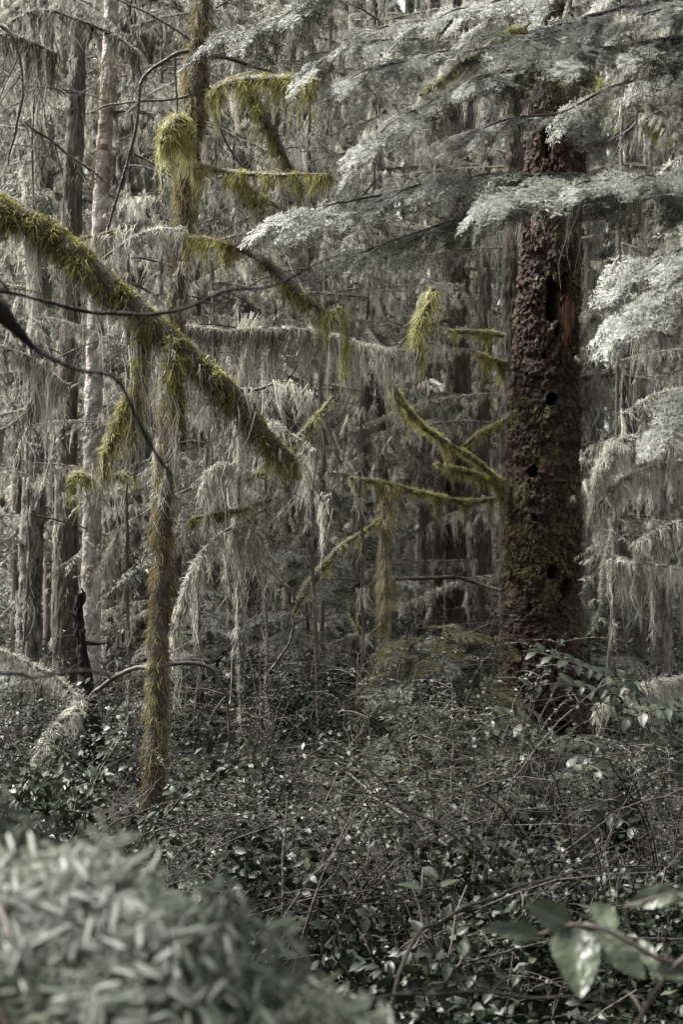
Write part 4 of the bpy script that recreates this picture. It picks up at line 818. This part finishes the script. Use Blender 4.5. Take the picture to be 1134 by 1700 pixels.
# hemlock sapling close to the lens, bottom left (thrown out of focus)
nl = (-.75, 1.15, 0.0); nh = thing('hemlock_sapling', 'blurred hemlock sapling with dense pale needle boughs close to the viewer', 'sapling', nl)
g = Geo(); z = np.linspace(-.1, 1.75, 16); tube(g, np.stack([.02 * np.sin(z * 4), 0 * z, z], 1), np.linspace(.016, .004, 16), 10, bump=.12); part('trunk', g, M['twig'], nh)
YN = 1.1
for (x0, y0, x1, y1, x2, y2, yy_, n) in [
  (-330, 1140, -60, 1220, 150, 1370, YN, 30), (-350, 1230, 20, 1300, 330, 1460, YN - .04, 40), (-350, 1310, 60, 1410, 430, 1560, YN + .02, 42), (-350, 1400, 130, 1500, 520, 1650, YN - .05, 44),
  (-350, 1540, 60, 1580, 460, 1730, YN, 40), (-350, 1180, -80, 1235, 60, 1330, YN + .03, 22), (-350, 1650, 0, 1720, 300, 1840, YN - .08, 26), (-300, 1240, -90, 1400, 60, 1560, YN - .1, 22), (-300, 1400, -50, 1560, 120, 1720, YN - .12, 24), (-300, 1150, -120, 1200, 20, 1340, YN + .08, 16), (-300, 1470, 120, 1600, 470, 1740, YN + .06, 30)]:
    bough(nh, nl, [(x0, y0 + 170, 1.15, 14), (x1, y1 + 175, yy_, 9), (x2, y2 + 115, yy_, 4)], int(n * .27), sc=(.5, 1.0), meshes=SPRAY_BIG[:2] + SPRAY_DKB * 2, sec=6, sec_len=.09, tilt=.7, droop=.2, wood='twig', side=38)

# young hemlocks in the middle distance
def sapling(px, Y, topy, label, nb, blen, sc=(.8, 1.3), ang=None, meshes=None, zlo=.25):
    x = (px - CX) / F * Y; loc = np.array([x, Y, gz(x, Y)]); t = thing('young_hemlock', label, 'sapling', loc, 'young hemlocks')
    h = P(px, topy, Y)[2] - loc[2]; g = Geo(); z = np.linspace(-.1, h, 14); tube(g, np.stack([.03 * np.sin(z * 3), 0 * z, z], 1), np.linspace(.022, .004, 14), 8, bump=.15); part('trunk', g, M['bark_dark'], t)
    for k in range(nb):
        f = (k + .5) / nb; z0 = h * (zlo + (1 - zlo) * f * .95); an = rng.uniform(0, 2 * PI) if ang is None else ang + rng.normal(0, .8); l = blen * (1.1 - .6 * f) * rng.uniform(.7, 1.1)
        q = np.linspace(0, 1, 6)[:, None]; d = np.array([math.cos(an), math.sin(an), .12]); pth = np.array([0, 0, z0]) + d * l * q + np.array([0, 0, -.30 * l]) * q ** 2
        bough(t, (0, 0, 0), np.hstack([pth, np.linspace(.007, .002, 6)[:, None]]), int(l * 16) + 4, sc=sc, meshes=meshes or SPRAY_SM, side=58, droop=.15)
    return t
sapling(720, 9.2, 1030, 'young hemlock with broad drooping olive sprays below the hanging moss tail', 14, .66, ang=None, meshes=SPRAY_OL + SPRAY_SM[:1])
sapling(505, 11.2, 890, 'young hemlock with pale flat sprays behind the bright yellow mossy arm', 13, .7)
sapling(600, 12.8, 880, 'young hemlock with pale grey-green sprays behind the hanging moss tail', 12, .8)
sapling(990, 12.2, 900, 'young hemlock in shade right of the red-brown snag', 10, .6)
sapling(330, 10.5, 960, 'young hemlock under the pale lichen curtains right of the golden-mossed trunk', 10, .6)
sapling(690, 8.2, 1140, 'low dark hemlock beneath the drooping olive sprays', 8, .5, meshes=SPRAY_DK)
sapling(60, 9.4, 1080, 'young hemlock in the lower left behind the burnt stump', 8, .55)

# ------------------------------------------------------------------ undergrowth
LEAF = []
for k in range(6):
    g = Geo(); r_ = np.random.default_rng(k + 50); leafg(g, L=.062 * r_.uniform(.8, 1.15), W_=.036 * r_.uniform(.85, 1.15), droop=r_.uniform(.1, .4), fold=r_.uniform(.12, .4), tint=.4)
    me = g.mesh('leaf'); me.materials.append(M['leaf']); LEAF.append(me)
LS = .64

def salal_proto(seed, h=.7, nst=11, nleaf=46, extra=5):
    r = np.random.default_rng(300 + seed); g = Geo(); pl = []
    B, A, Sd, L_ = [], [], [], []
    for k in range(nst):
        an = r.uniform(0, 2 * PI); hh = h * r.uniform(.6, 1.15); out = r.uniform(.15, .55); q = np.linspace(0, 1, 10)[:, None]
        p0 = np.array([r.normal(0, .1), r.normal(0, .1), -.03]); pth = p0 + np.array([math.cos(an) * out, math.sin(an) * out, 0]) * q ** 1.6 + np.array([0, 0, hh]) * (q * 1.25 - .25 * q ** 3)
        pth[:, :2] += np.cumsum(r.normal(0, .008, (10, 2)), 0); tube(g, pth, np.linspace(.0035, .0015, 10), 5, tint=.5); t = nrm(np.gradient(pth, axis=0))
        m = int(hh * 30)
        for i in range(m):
            f = .25 + .75 * (i + r.random() * .4) / m; kk = min(8, int(f * 9)); b = pth[kk] * (1 - (f * 9 - kk)) + pth[kk + 1] * (f * 9 - kk) if f < 1 else pth[-1]
            sg = 1 if i % 2 else -1; hd = np.array([math.cos(an + sg * 1.2 + r.normal(0, .4)), math.sin(an + sg * 1.2 + r.normal(0, .4)), r.normal(.0, .35)])
            d = nrm(hd + t[kk] * .35); upv = nrm(np.array([r.normal(0, .7), r.normal(-.3, .6), 1.0]))
            B.append(b); A.append(d); Sd.append(nrm(np.cross(upv, d))); L_.append(r.uniform(.55, .95))
            if r.random() < .5:
                d2 = nrm(d + r.normal(0, .7, 3)); B.append(b + d * .03 + r.normal(0, .02, 3)); A.append(d2); Sd.append(nrm(np.cross(upv, d2))); L_.append(r.uniform(.6, 1.1))
    B, A, Sd, L_ = map(np.array, (B, A, Sd, L_)); order = np.argsort(-(B[:, 2] + .3 * -B[:, 1])); pick = order[:nleaf]; rest = order[nleaf:]
    sm = g.mesh('stem'); sm.materials.append(M['twig'])
    gf = Geo(); n2 = len(rest) * extra; idx = np.tile(rest, extra)
    leaves_vec(gf, B[idx] + r.normal(0, .035, (n2, 3)), A[idx] + r.normal(0, .6, (n2, 3)), Sd[idx] + r.normal(0, .7, (n2, 3)), .044 * r.uniform(.5, 1.3, n2), .023 * r.uniform(.8, 1.2, n2), np.clip(r.normal(.30, .25, n2), 0, 1))
    fm = gf.mesh('foliage'); fm.materials.append(M['leaf']); TRI[0] += 2 * (sum(len(q) for q in gf.Q) + sum(len(q) for q in g.Q))
    mats = [(r.integers(6), mtx(B[i], A[i], Sd[i], np.cross(A[i], Sd[i]), L_[i] * LS)) for i in pick]
    return sm, fm, mats
SAL = [salal_proto(k, h=hh, nst=ns_) for k, (hh, ns_) in enumerate([(.62, 13), (.75, 12), (.5, 12), (.85, 11), (.68, 14)])]
def salal(x, y, rot, sc, label, group, k, nmax=46):
    sm, fm, mats = SAL[k]; t = thing('salal_shrub', label, 'shrub', (x, y, gz(x, y)), group); t.rotation_euler = (0, 0, rot); t.scale = (sc,) * 3
    for n_, me in (('stem', sm), ('foliage', fm)):
        o = bpy.data.objects.new(n_, me); C.objects.link(o); o.parent = t
        if n_ == 'foliage': o['kind'] = 'stuff'
    for li, m_ in mats[:nmax]:
        o = bpy.data.objects.new('leaf', LEAF[li]); C.objects.link(o); o.parent = t; o.matrix_local = m_

def small_proto(seed, h=1.0, nst=14, leafL=.02, m='leaf_pale', dens=70):
    r = np.random.default_rng(500 + seed); g = Geo(); B, A = [], []
    for k in range(nst):
        an = r.uniform(0, 2 * PI); hh = h * r.uniform(.5, 1.1); out = r.uniform(.15, .6); q = np.linspace(0, 1, 12)[:, None]
        pth = np.array([r.normal(0, .08), r.normal(0, .08), -.03]) + np.array([math.cos(an) * out, math.sin(an) * out, 0]) * q ** 1.4 + np.array([0, 0, hh]) * (q * 1.3 - .3 * q ** 3)
        pth += np.cumsum(r.normal(0, .008, (12, 3)), 0); tube(g, pth, np.linspace(.004, .0012, 12), 4); pp = [pth]
        for j in range(7):
            i = r.integers(3, 12); a2 = r.uniform(0, 2 * PI); l = r.uniform(.12, .3); q2 = np.linspace(0, 1, 6)[:, None]
            p2 = pth[i] + np.array([math.cos(a2), math.sin(a2), .35]) * l * q2 + np.array([0, 0, -.3 * l]) * q2 ** 2; tube(g, p2, np.linspace(.002, .0008, 6), 3); pp.append(p2)
        for p2 in pp:
            ln = np.linalg.norm(p2[-1] - p2[0]); m_ = int(ln * dens)
            f = r.uniform(.3 if p2 is pth else .05, 1, m_) * (len(p2) - 1.01); i = f.astype(int); b = p2[i] * (1 - f + i)[:, None] + p2[i + 1] * (f - i)[:, None]
            a3 = r.uniform(0, 2 * PI, m_); B.append(b); A.append(np.stack([np.cos(a3), np.sin(a3), r.normal(0, .3, m_)], -1))
    B = np.vstack(B); A = np.vstack(A); N = len(B); gf = Geo(); an = r.normal(0, .5, (N, 3)); Sd = np.cross(np.array([0, 0, 1.0]) + an, A)
    leaves_vec(gf, B, A, Sd, leafL * r.uniform(.6, 1.3, N), leafL * .55 * r.uniform(.8, 1.2, N), np.clip(r.normal(.45, .2, N), 0, 1), droop=.15)
    sm = g.mesh('stem'); sm.materials.append(M['twig']); fm = gf.mesh('foliage'); fm.materials.append(M[m]); TRI[0] += 2 * (sum(len(q) for q in gf.Q) + sum(len(q) for q in g.Q))
    return sm, fm
HUC = [small_proto(0, 1.0), small_proto(1, 1.25), small_proto(2, .75, leafL=.026), small_proto(3, 1.1, nst=10, dens=40)]
def huck(x, y, rot, sc, label, group, k):
    t = thing('huckleberry_shrub', label, 'shrub', (x, y, gz(x, y)), group); t.rotation_euler = (0, 0, rot); t.scale = (sc,) * 3
    for n_, me in zip(('stem', 'foliage'), HUC[k]):
        o = bpy.data.objects.new(n_, me); C.objects.link(o); o.parent = t
        if n_ == 'foliage': o['kind'] = 'stuff'

srow = [(3.3, 7, 'in the nearest row of the undergrowth', .95), (4.3, 7, 'in the second row of the undergrowth', .88), (5.4, 6, 'in the third row of the undergrowth', .75), (6.7, 6, 'in the fourth row of the undergrowth', .62), (8.2, 6, 'in the fifth row, about the mossed trunk', .5), (9.8, 6, 'in the sixth row, before the red-brown snag', .5)]
for Y, n, lab, sc in srow:
    for i in range(n):
        px = -60 + (1260) * (i + .5 + rng.uniform(-.25, .25)) / n; y = Y + rng.uniform(-.35, .35); x = (px - CX) / F * y
        if Y < 4 and px < 380: y += .7
        if (4.4 < y < 7.4 and 150 < px < 350) or (7.5 < y < 11.3 and 800 < px < 990): continue
        salal(x, y, rng.uniform(0, 6.28), sc * rng.choice([.62, .8, .95] if Y < 5 else [.65, .9, 1.2]) * rng.uniform(.9, 1.1), f'dark glossy salal shrub, {ordn[i]} from the left {lab}', 'salal shrubs in the undergrowth', int(rng.integers(5)), 46 if Y < 7 else 24)
for Y, n, lab in [(3.9, 5, 'between the nearest salal rows'), (4.9, 7, 'among the salal of the second row'), (5.9, 8, 'among the salal of the third row'), (7.6, 6, 'about the foot of the golden-mossed trunk'), (9.0, 7, 'behind the golden-mossed trunk'), (10.6, 7, 'level with the red-brown snag'), (12.5, 8, 'behind the red-brown snag'), (15, 8, 'in the farthest row under the draped trees')]:
    for i in range(n):
        px = -40 + 1220 * (i + .5 + rng.uniform(-.25, .25)) / n; y = Y + rng.uniform(-.4, .4); x = (px - CX) / F * y
        if (4.6 < y < 7.4 and 170 < px < 340) or (7 < y < 11.3 and 800 < px < 990): continue
        huck(x, y, rng.uniform(0, 6.28), rng.choice([.5, .7, 1.0, 1.25]) * rng.uniform(.85, 1.1) * (.68 if Y < 7 else .72 if Y < 12 else .9), f'fine-leaved huckleberry bush, {ordn[i]} from the left {lab}', 'huckleberry bushes', int(rng.integers(4)))
# low ground cover between the shrubs, out to the slope
gg = Geo(); N = 105000; y = 2.6 + 23 * rng.random(N) ** 1.35 ; x = rng.uniform(-.27, .27, N) * y; z = H(x, y) + rng.uniform(0, 1, N) ** .7 * (.10 + .85 * vnoise(np.stack([x, y, 0 * x], -1), 1.9, 3) ** 2 * np.clip((y - 2.2) / 3, .2, 1))
pxs = CX + F * x / y; low = ((pxs > 190) & (pxs < 325) & (y > 4.9) & (y < 7.6)) | ((pxs > 815) & (pxs < 985) & (y > 7) & (y < 11.6)); z = np.where(low, H(x, y) + .25 * (z - H(x, y)), z)
an = rng.uniform(0, 2 * PI, N); A = np.stack([np.cos(an), np.sin(an), rng.normal(.1, .4, N)], -1); Sd = np.cross(np.array([0, 0, 1.]) + rng.normal(0, .4, (N, 3)), A); l = rng.uniform(.018, .045, N) * (1 + (y > 10) * .8); s3 = np.array([0, .45, 1.])[None, :, None]
ribbons(gg, np.stack([x, y, z], -1)[:, None] + nrm(A)[:, None] * l[:, None, None] * s3 + np.array([0, 0, -.3]) * l[:, None, None] * s3 ** 2, l[:, None] * np.array([[.15, .6, .05]]), np.clip(rng.normal(.35, .25, N), 0, 1), side=Sd); part('ground_cover', gg, M['leaf_pale'], None, kind='stuff')

# sword ferns
def fern(x, y, label, nf=9, L=.55):
    t = thing('sword_fern', label, 'fern', (x, y, gz(x, y)), 'sword ferns')
    for k in range(nf):
        an = 2 * PI * k / nf + rng.normal(0, .2); l = L * rng.uniform(.7, 1.1); q = np.linspace(0, 1, 26)[:, None]; d = np.array([math.cos(an), math.sin(an), 0])
        pth = d * l * .85 * q + np.array([0, 0, l]) * (q * 1.0 - .75 * q ** 2); g = Geo(); tube(g, pth, np.linspace(.003, .001, 26), 4); tt = nrm(np.gradient(pth, axis=0))
        sv = nrm(np.cross(tt, [0, 0, 1.0])); s3 = np.array([0, .5, 1.])[None, :, None]
        ff = np.linspace(.12, .98, 44) * 25; i = ff.astype(int).clip(0, 24); b = pth[i] + (pth[i + 1] - pth[i]) * (ff - i)[:, None]
        w_ = .085 * np.sin(PI * np.linspace(.12, .98, 44) ** .7) ** .7 + .008
        for sg in (1, -1):
            dd = sv[i] * sg + tt[i] * .25 + np.array([0, 0, -.12]); Pn = b[:, None] + dd[:, None] * w_[:, None, None] * s3
            ribbons(g, Pn, np.full((44, 1), .012) * np.array([[1, .85, .15]]), np.clip(rng.normal(.5, .15, 44), 0, 1), side=tt[i])
        part('frond', g, M['leaf_pale'], t)
for px, Y, lab in [(735, 9.0, 'sword fern left of the foot of the red-brown snag'), (480, 10.5, 'sword fern in the hollow right of the golden-mossed trunk'), (830, 7.0, 'sword fern among dark salal before the snag'), (640, 7.8, 'sword fern in the middle of the undergrowth')]:
    fern((px - CX) / F * Y, Y, lab)

# ---- salal sprays held up in front of the snag: arching stems with a leaf each side
def leafy(name, label, base, stems, Y0, leafsc=1.25, gap=.024, cat='shrub'):
    t = thing(name, label, cat, base); off = np.array(base)
    for pts in stems:
        a = px_axis(pts); a = np.vstack([np.r_[off + [0, 0, -.03], .005], a]) if True else a
        s = spline(a, .015, .01); g = Geo(); tube(g, s, s[:, 3], 6); b = part('stem', g, M['twig'], t, off)
        p1 = P(pts[0][0], pts[0][1], pts[0][2]); i0 = int(np.argmin(np.linalg.norm(s[:, :3] - p1, axis=1))); tt = nrm(np.gradient(s[:, :3], axis=0)); acc = 0; sg = 1
        for i in range(i0, len(s) - 1):
            acc += np.linalg.norm(s[i + 1, :3] - s[i, :3])
            if acc > gap or i == len(s) - 2:
                acc = 0; sg = -sg; f = (i - i0) / max(1, len(s) - i0)
                sv = nrm(np.cross(tt[i], np.array([0, -.6, .8])))
                d = nrm(tt[i] * .55 + sv * sg * .95 + rng.normal(0, .12, 3)); up = nrm(np.array([rng.normal(0, .15), -.35 + rng.normal(0, .2), .9]))
                y_ = nrm(np.cross(up, d)); z_ = np.cross(d, y_); o = bpy.data.objects.new('leaf', LEAF[rng.integers(6)]); C.objects.link(o); o.parent = t
                o.matrix_local = mtx(s[i, :3] - off, d, y_, z_, leafsc * rng.uniform(.8, 1.15) * (1.05 - .3 * f))
def gb(px, Y): x = (px - CX) / F * Y; return (x, Y, gz(x, Y))
leafy('salal_shrub', 'tall salal with long arching leafy stems crossing the lower snag', gb(1150, 6.4), [
  [(1060, 1160, 6.2, 4), (1000, 1120, 6.1, 3), (950, 1100, 6.0, 3), (885, 1080, 6.0, 2)], [(1050, 1190, 6.2, 4), (990, 1150, 6.1, 3), (930, 1135, 6.0, 3), (878, 1140, 6.0, 2)],
  [(1110, 1200, 6.3, 4), (1080, 1170, 6.2, 3), (1040, 1140, 6.1, 3), (1000, 1140, 6.1, 2)], [(1120, 1250, 6.3, 4), (1090, 1230, 6.2, 3), (1070, 1270, 6.1, 3), (1050, 1310, 6.1, 2)], [(1150, 1210, 6.2, 4), (1120, 1180, 6.1, 3), (1080, 1180, 6.0, 3), (1030, 1200, 6.0, 2)], [(1140, 1300, 6.2, 4), (1110, 1270, 6.1, 3), (1090, 1330, 6.0, 2)]], 6.2)
leafy('salal_shrub', 'salal with drooping shiny sprays at the foot of the red-brown snag', gb(890, 7.2), [
  [(870, 1250, 7.0, 4), (840, 1215, 6.9, 3), (800, 1215, 6.8, 3), (772, 1232, 6.8, 2)], [(900, 1240, 7.0, 4), (880, 1205, 6.9, 3), (860, 1205, 6.9, 3), (845, 1222, 6.9, 2)],
  [(900, 1300, 7.0, 4), (860, 1280, 6.9, 3), (820, 1278, 6.8, 3), (795, 1300, 6.8, 2)], [(930, 1260, 7.0, 4), (960, 1230, 6.9, 3), (990, 1240, 6.8, 3), (1010, 1265, 6.8, 2)],
  [(925, 1310, 7.0, 4), (915, 1330, 6.9, 3), (905, 1370, 6.8, 3), (902, 1400, 6.8, 2)], [(910, 1260, 7.0, 4), (915, 1240, 6.9, 3), (935, 1225, 6.8, 3), (950, 1220, 6.8, 2)], [(880, 1230, 6.6, 4), (850, 1190, 6.5, 3), (810, 1200, 6.4, 3), (780, 1225, 6.4, 2)], [(930, 1290, 6.4, 4), (970, 1270, 6.3, 3), (1010, 1290, 6.2, 3), (1040, 1330, 6.2, 2)], [(860, 1350, 6.2, 4), (820, 1340, 6.1, 3), (780, 1360, 6.0, 2)], [(960, 1350, 6.2, 4), (1010, 1350, 6.1, 3), (1060, 1380, 6.0, 2)], [(890, 1340, 6.3, 4), (880, 1300, 6.2, 3), (850, 1260, 6.2, 3), (825, 1265, 6.2, 2)]], 7)
leafy('salal_shrub', 'pale-leaved salal sprays low in front, right of the blurred boughs', gb(820, 3.6), [
  [(700, 1480, 3.6, 5), (720, 1470, 3.6, 4), (750, 1490, 3.6, 3), (760, 1500, 3.6, 2)], [(720, 1580, 3.4, 5), (690, 1575, 3.4, 4), (660, 1590, 3.4, 3), (640, 1600, 3.4, 2)], [(780, 1620, 3.4, 5), (760, 1605, 3.4, 4), (740, 1620, 3.4, 2)]], 3.5, leafsc=.85)

def bigleaf(g, L, Wd, droop, fold, base, ax, side):
    up = np.cross(ax, side); nu, nv = 30, 21; s_ = np.linspace(0, 1, nu)[:, None]; q = np.linspace(-1, 1, nv)[None]
    prof = np.sin(PI * s_ ** .72) ** .75; prof[0] = .02; prof[-1] = .01
    edge = 1 + .05 * np.abs(q) ** 6 * np.sin(s_ * 70)
    vein = np.cos((s_ * 7.5 - np.abs(q) * 1.5) * 2 * PI) * np.minimum(1, np.abs(q) * 5) ; sh = np.clip(vein - .75, 0, 1) * 4
    w_ = Wd / 2; ph = rng.uniform(0, 6)
    hgt = np.abs(q) * prof * w_ * fold - droop * L * s_ ** 2 - .02 * w_ * sh * prof + .06 * w_ * np.sin(s_ * 9 + ph) * np.abs(q) ** 2 * np.sign(q) + .012 * w_ * (1 - vein) * prof
    V = base + ax * (s_ * L)[..., None] + side * (q * prof * w_ * edge)[..., None] + up * hgt[..., None]
    t = .62 + .25 * np.exp(-(q * prof * 12) ** 2) + .03 * sh + .12 * (vnoise(V * 1.0, 60, 2) - .5) + 0 * q
    i = np.arange(nu - 1)[:, None] * nv; j = np.arange(nv - 1)[None]
    g.add(V, np.stack([i + j, i + j + 1, i + nv + j + 1, i + nv + j], -1), t.ravel())

# ---- big out-of-focus leaves, lower right
bl = (.62, 1.55, 0.0); bush = thing('oregon_grape', 'broad leaves on a bare stem, out of focus low at the right', 'shrub', bl); off = np.array(bl)
g = Geo(); s = spline(px_axis([(1240, 2300, 1.5, 12), (1180, 1750, 1.55, 10), (1150, 1620, 1.6, 9), (1090, 1590, 1.6, 8), (1010, 1545, 1.6, 7), (950, 1535, 1.6, 6)]), .02); s[0, 2] = max(s[0, 2], -.02)
tube(g, s, s[:, 3], 8); part('stem', g, M['twig'], bush, off)
for (bx, by, tx, ty, wpx, yb, yt, fold, rl) in [
  (948, 1540, 968, 1648, 84, 1.62, 1.55, .22, .1), (985, 1545, 1075, 1620, 62, 1.62, 1.58, .2, .3), (945, 1535, 880, 1500, 52, 1.62, 1.6, .25, -.2), (895, 1552, 806, 1538, 34, 1.65, 1.62, .3, 0),
  (990, 1535, 1020, 1502, 60, 1.66, 1.68, .2, .2), (1125, 1480, 1040, 1500, 40, 1.6, 1.6, .3, 0), (1180, 1490, 1120, 1478, 36, 1.6, 1.6, .3, 0), (1090, 1612, 1180, 1608, 36, 1.6, 1.6, .3, 0), (1060, 1560, 1100, 1625, 30, 1.64, 1.6, .2, 0)]:
    b, t_ = P(bx, by, yb), P(tx, ty, yt); d = t_ - b; L_ = np.linalg.norm(d); ax = d / L_; vd = np.array([0, -1.0, .55 + rl]); sdv = nrm(np.cross(vd, ax)); g = Geo()
    bigleaf(g, L_ * .98, wpx / F * yb * .95, .14, fold, b, ax, sdv); part('leaf', g, M['leaf_big'], bush, off)
    g = Geo(); tube(g, np.array([b, b + (s[-1, :3] - b) * .5 + [0, 0, .002], s[np.argmin(np.linalg.norm(s[:, :3] - b, axis=1)), :3]]), .0012, 5); part('leaf_stalk', g, M['twig'], bush, off)

# ---- bare twigs
def twig(label, pts, sub=6, m='twig', sublen=.15, root=None, name='bare_branch', cat='branch', jit=.045):
    a = px_axis(pts); loc = tuple(a[0, :3]); t = thing(name, label, cat, loc); s = spline(a, .015, jit, seed=int(abs(a[0, 0] * 77)) % 60); g = Geo(); tube(g, s, s[:, 3], 7, bump=.3, bs=60); part('stem', g, M[m], t, loc)
    tt = nrm(np.gradient(s[:, :3], axis=0))
    for k in range(sub):
        i = int(rng.uniform(.1, .97) * (len(s) - 1)); d = nrm(tt[i] * .6 + np.array([rng.normal(0, .6), rng.normal(0, .3), rng.normal(0, .7)])); l = sublen * rng.uniform(.4, 1.2); q = np.linspace(0, 1, 8)[:, None]
        pth = s[i, :3] + d * l * q + np.array([0, 0, -.25 * l]) * q ** 2 + np.cumsum(rng.normal(0, .03 * l, (8, 3)), 0) * q; g = Geo(); tube(g, pth, np.linspace(s[i, 3] * .55, s[i, 3] * .15, 8), 5); part('twig', g, M[m], t, loc)
TW = [
 ('blurred dark branch crossing the green mossy limb from the left edge', [(-260, 440, 2.3, 12), (0, 498, 2.3, 7), (90, 512, 2.3, 7), (200, 520, 2.3, 7), (280, 513, 2.3, 6), (380, 480, 2.3, 5), (470, 458, 2.3, 4), (560, 420, 2.3, 2)], 12, 'char', .12),
 ('thick dark blurred stub poking in from the left edge, with thin twigs', [(-300, 420, 1.9, 30), (-60, 495, 1.9, 36), (5, 530, 1.9, 30), (40, 560, 1.9, 16), (90, 600, 1.9, 9), (130, 618, 1.9, 7), (190, 635, 1.9, 6), (230, 700, 1.9, 6), (284, 785, 1.9, 6)], 8, 'char', .08),
 ('blurred dark twig with crooked side shoots level with the burnt stump', [(-300, 1150, 1.7, 9), (0, 1125, 1.7, 7), (60, 1140, 1.7, 6), (150, 1132, 1.7, 5), (230, 1145, 1.7, 4), (290, 1112, 1.7, 4), (380, 1090, 1.7, 3), (420, 1062, 1.7, 2)], 9, 'char', .10),
 ('arching bare brown branch behind the foot of the golden-mossed trunk', [(120, 1190, 7.6, 8), (200, 1120, 7.5, 8), (260, 1105, 7.4, 8), (330, 1105, 7.4, 7), (365, 1140, 7.4, 6), (382, 1200, 7.4, 5), (375, 1260, 7.4, 2)], 7, 'twig', .4),
 ('thin bare stem slanting down through the middle undergrowth', [(565, 1270, 6.4, 5), (620, 1310, 6.2, 6), (700, 1370, 6.0, 7), (760, 1420, 5.8, 7), (850, 1490, 5.6, 6), (900, 1560, 5.5, 3)], 5, 'twig', .25),
 ('forked blurred reddish twig over the low salal at the bottom', [(560, 1760, 2.2, 10), (640, 1680, 2.2, 8), (680, 1560, 2.3, 7), (740, 1530, 2.4, 6), (860, 1490, 2.5, 5), (950, 1470, 2.5, 2)], 5, 'char', .12),
 ('long blurred reddish twig lying low across the bottom edge', [(480, 1720, 1.9, 8), (620, 1665, 1.9, 7), (760, 1655, 1.9, 7), (900, 1640, 1.9, 6), (1000, 1660, 1.9, 3)], 8, 'char', .12),
 ('pale brown stem slanting up to the lower right corner', [(1020, 1760, 1.6, 9), (1060, 1690, 1.6, 9), (1100, 1640, 1.6, 8), (1150, 1595, 1.6, 7), (1240, 1560, 1.6, 5)], 1, 'twig', .05),
 ('dark crooked twig hanging beside the left edge near the top', [(-60, 20, 4.5, 6), (15, 60, 4.5, 6), (40, 130, 4.5, 5), (25, 200, 4.5, 5), (10, 270, 4.5, 3)], 5, 'bark_dark', .2),
 ('fine dark twig with hooked shoots at the upper left', [(35, 195, 5.0, 5), (70, 225, 5.0, 5), (110, 255, 5.0, 4), (150, 280, 5.0, 4), (185, 300, 5.0, 2)], 6, 'bark_dark', .12),
 ('dark forked twig dangling from the top edge left of the snag', [(748, -60, 5.0, 12), (748, 0, 5.0, 11), (738, 40, 5.0, 9), (728, 52, 5.0, 3)], 1, 'bark_dark', .05),
 ('thin dark stem rising in the thicket beside the bright yellow arm', [(640, 1300, 8.0, 4), (500, 1220, 8.0, 4), (440, 1130, 8.0, 4), (480, 1060, 8.0, 4), (475, 980, 8.0, 3), (430, 930, 8.0, 2)], 7, 'bark_dark', .3),
 ('dark bare twigs against the bright gaps at the upper right', [(1180, 60, 8.5, 7), (1080, 95, 8.5, 6), (1040, 130, 8.5, 5), (1060, 200, 8.5, 4), (1010, 240, 8.5, 2)], 9, 'bark_dark', .35),
 ('dark bare bough falling from the middle hemlock sprays', [(690, 280, 4.6, 5), (722, 340, 4.6, 5), (738, 400, 4.6, 4), (735, 460, 4.6, 2)], 5, 'bark_dark', .14),
]
for lab, pts, sub, m_, sl_ in TW: twig(lab, pts, sub, m_, sl_)

# tangle of bare stems in the shaded undergrowth
BSL = [f'leafless thin-stemmed bush, {ordn[i % 20]} from the left {w_}' for w_ in ('among the nearer shrubs', 'in the farther undergrowth') for i in range(20)]
for i in range(40):
    px = 20 + 1100 * ((i % 20) + .5) / 20 + rng.uniform(-30, 30); Y = rng.uniform(3.6, 6.0) if i < 20 else rng.uniform(7.4, 10.5); x, y0, z0 = gb(px, Y); k = rng.uniform(-1, 1); h = rng.uniform(.5, 1.15)
    if (170 < px < 340) or (820 < px < 960 and Y > 7): h *= .45
    loc = (x, y0, z0); t = thing('bare_shrub', BSL[i], 'shrub', loc, 'bare stems in the undergrowth')
    for j in range(5):
        k2 = k + rng.normal(0, .5); q = np.linspace(0, 1, 14)[:, None]; pth = np.array([k2 * .7, rng.normal(0, .3), 0]) * q ** 1.5 + np.array([0, 0, h]) * (q * 1.5 - .6 * q ** 2.2) * rng.uniform(.6, 1) + np.cumsum(rng.normal(0, .012, (14, 3)), 0) * q
        pth[0, 2] = -.03; g = Geo(); tube(g, pth, np.linspace(.005, .0015, 14), 5, bump=.2)
        for _ in range(4):
            i3 = rng.integers(4, 13); q3 = np.linspace(0, 1, 6)[:, None]; d3 = rng.normal(0, 1, 3); d3[2] = abs(d3[2]) * .6; tube(g, pth[i3] + nrm(d3) * rng.uniform(.08, .3) * q3 + np.cumsum(rng.normal(0, .01, (6, 3)), 0) * q3, np.linspace(.002, .0007, 6), 3); part('stem', g, M['bark_dark'], t)

# fallen pale leaves caught on the shrubs
for px, py, Y in [(483, 1566, 3.4), (706, 1392, 4.6), (434, 1136, 7.5)]:
    p0 = P(px, py, Y); g = Geo(); leafg(g, L=.034, W_=.017, nx=6, droop=.1, fold=.25, tint=.6, ax=nrm(np.array([.9, -.1, -.35])), side=nrm(np.array([.2, -.6, .7]))); o = part('fallen_leaf', g, M['bracket'], None)
    o.location = tuple(p0); o['category'] = 'leaf'; o['label'] = {483: 'pale fallen leaf lying on dark salal right of the blurred boughs', 706: 'small pinkish-white leaf caught on salal before the snag', 434: 'white scrap of leaf caught in twigs right of the golden-mossed trunk'}[px]
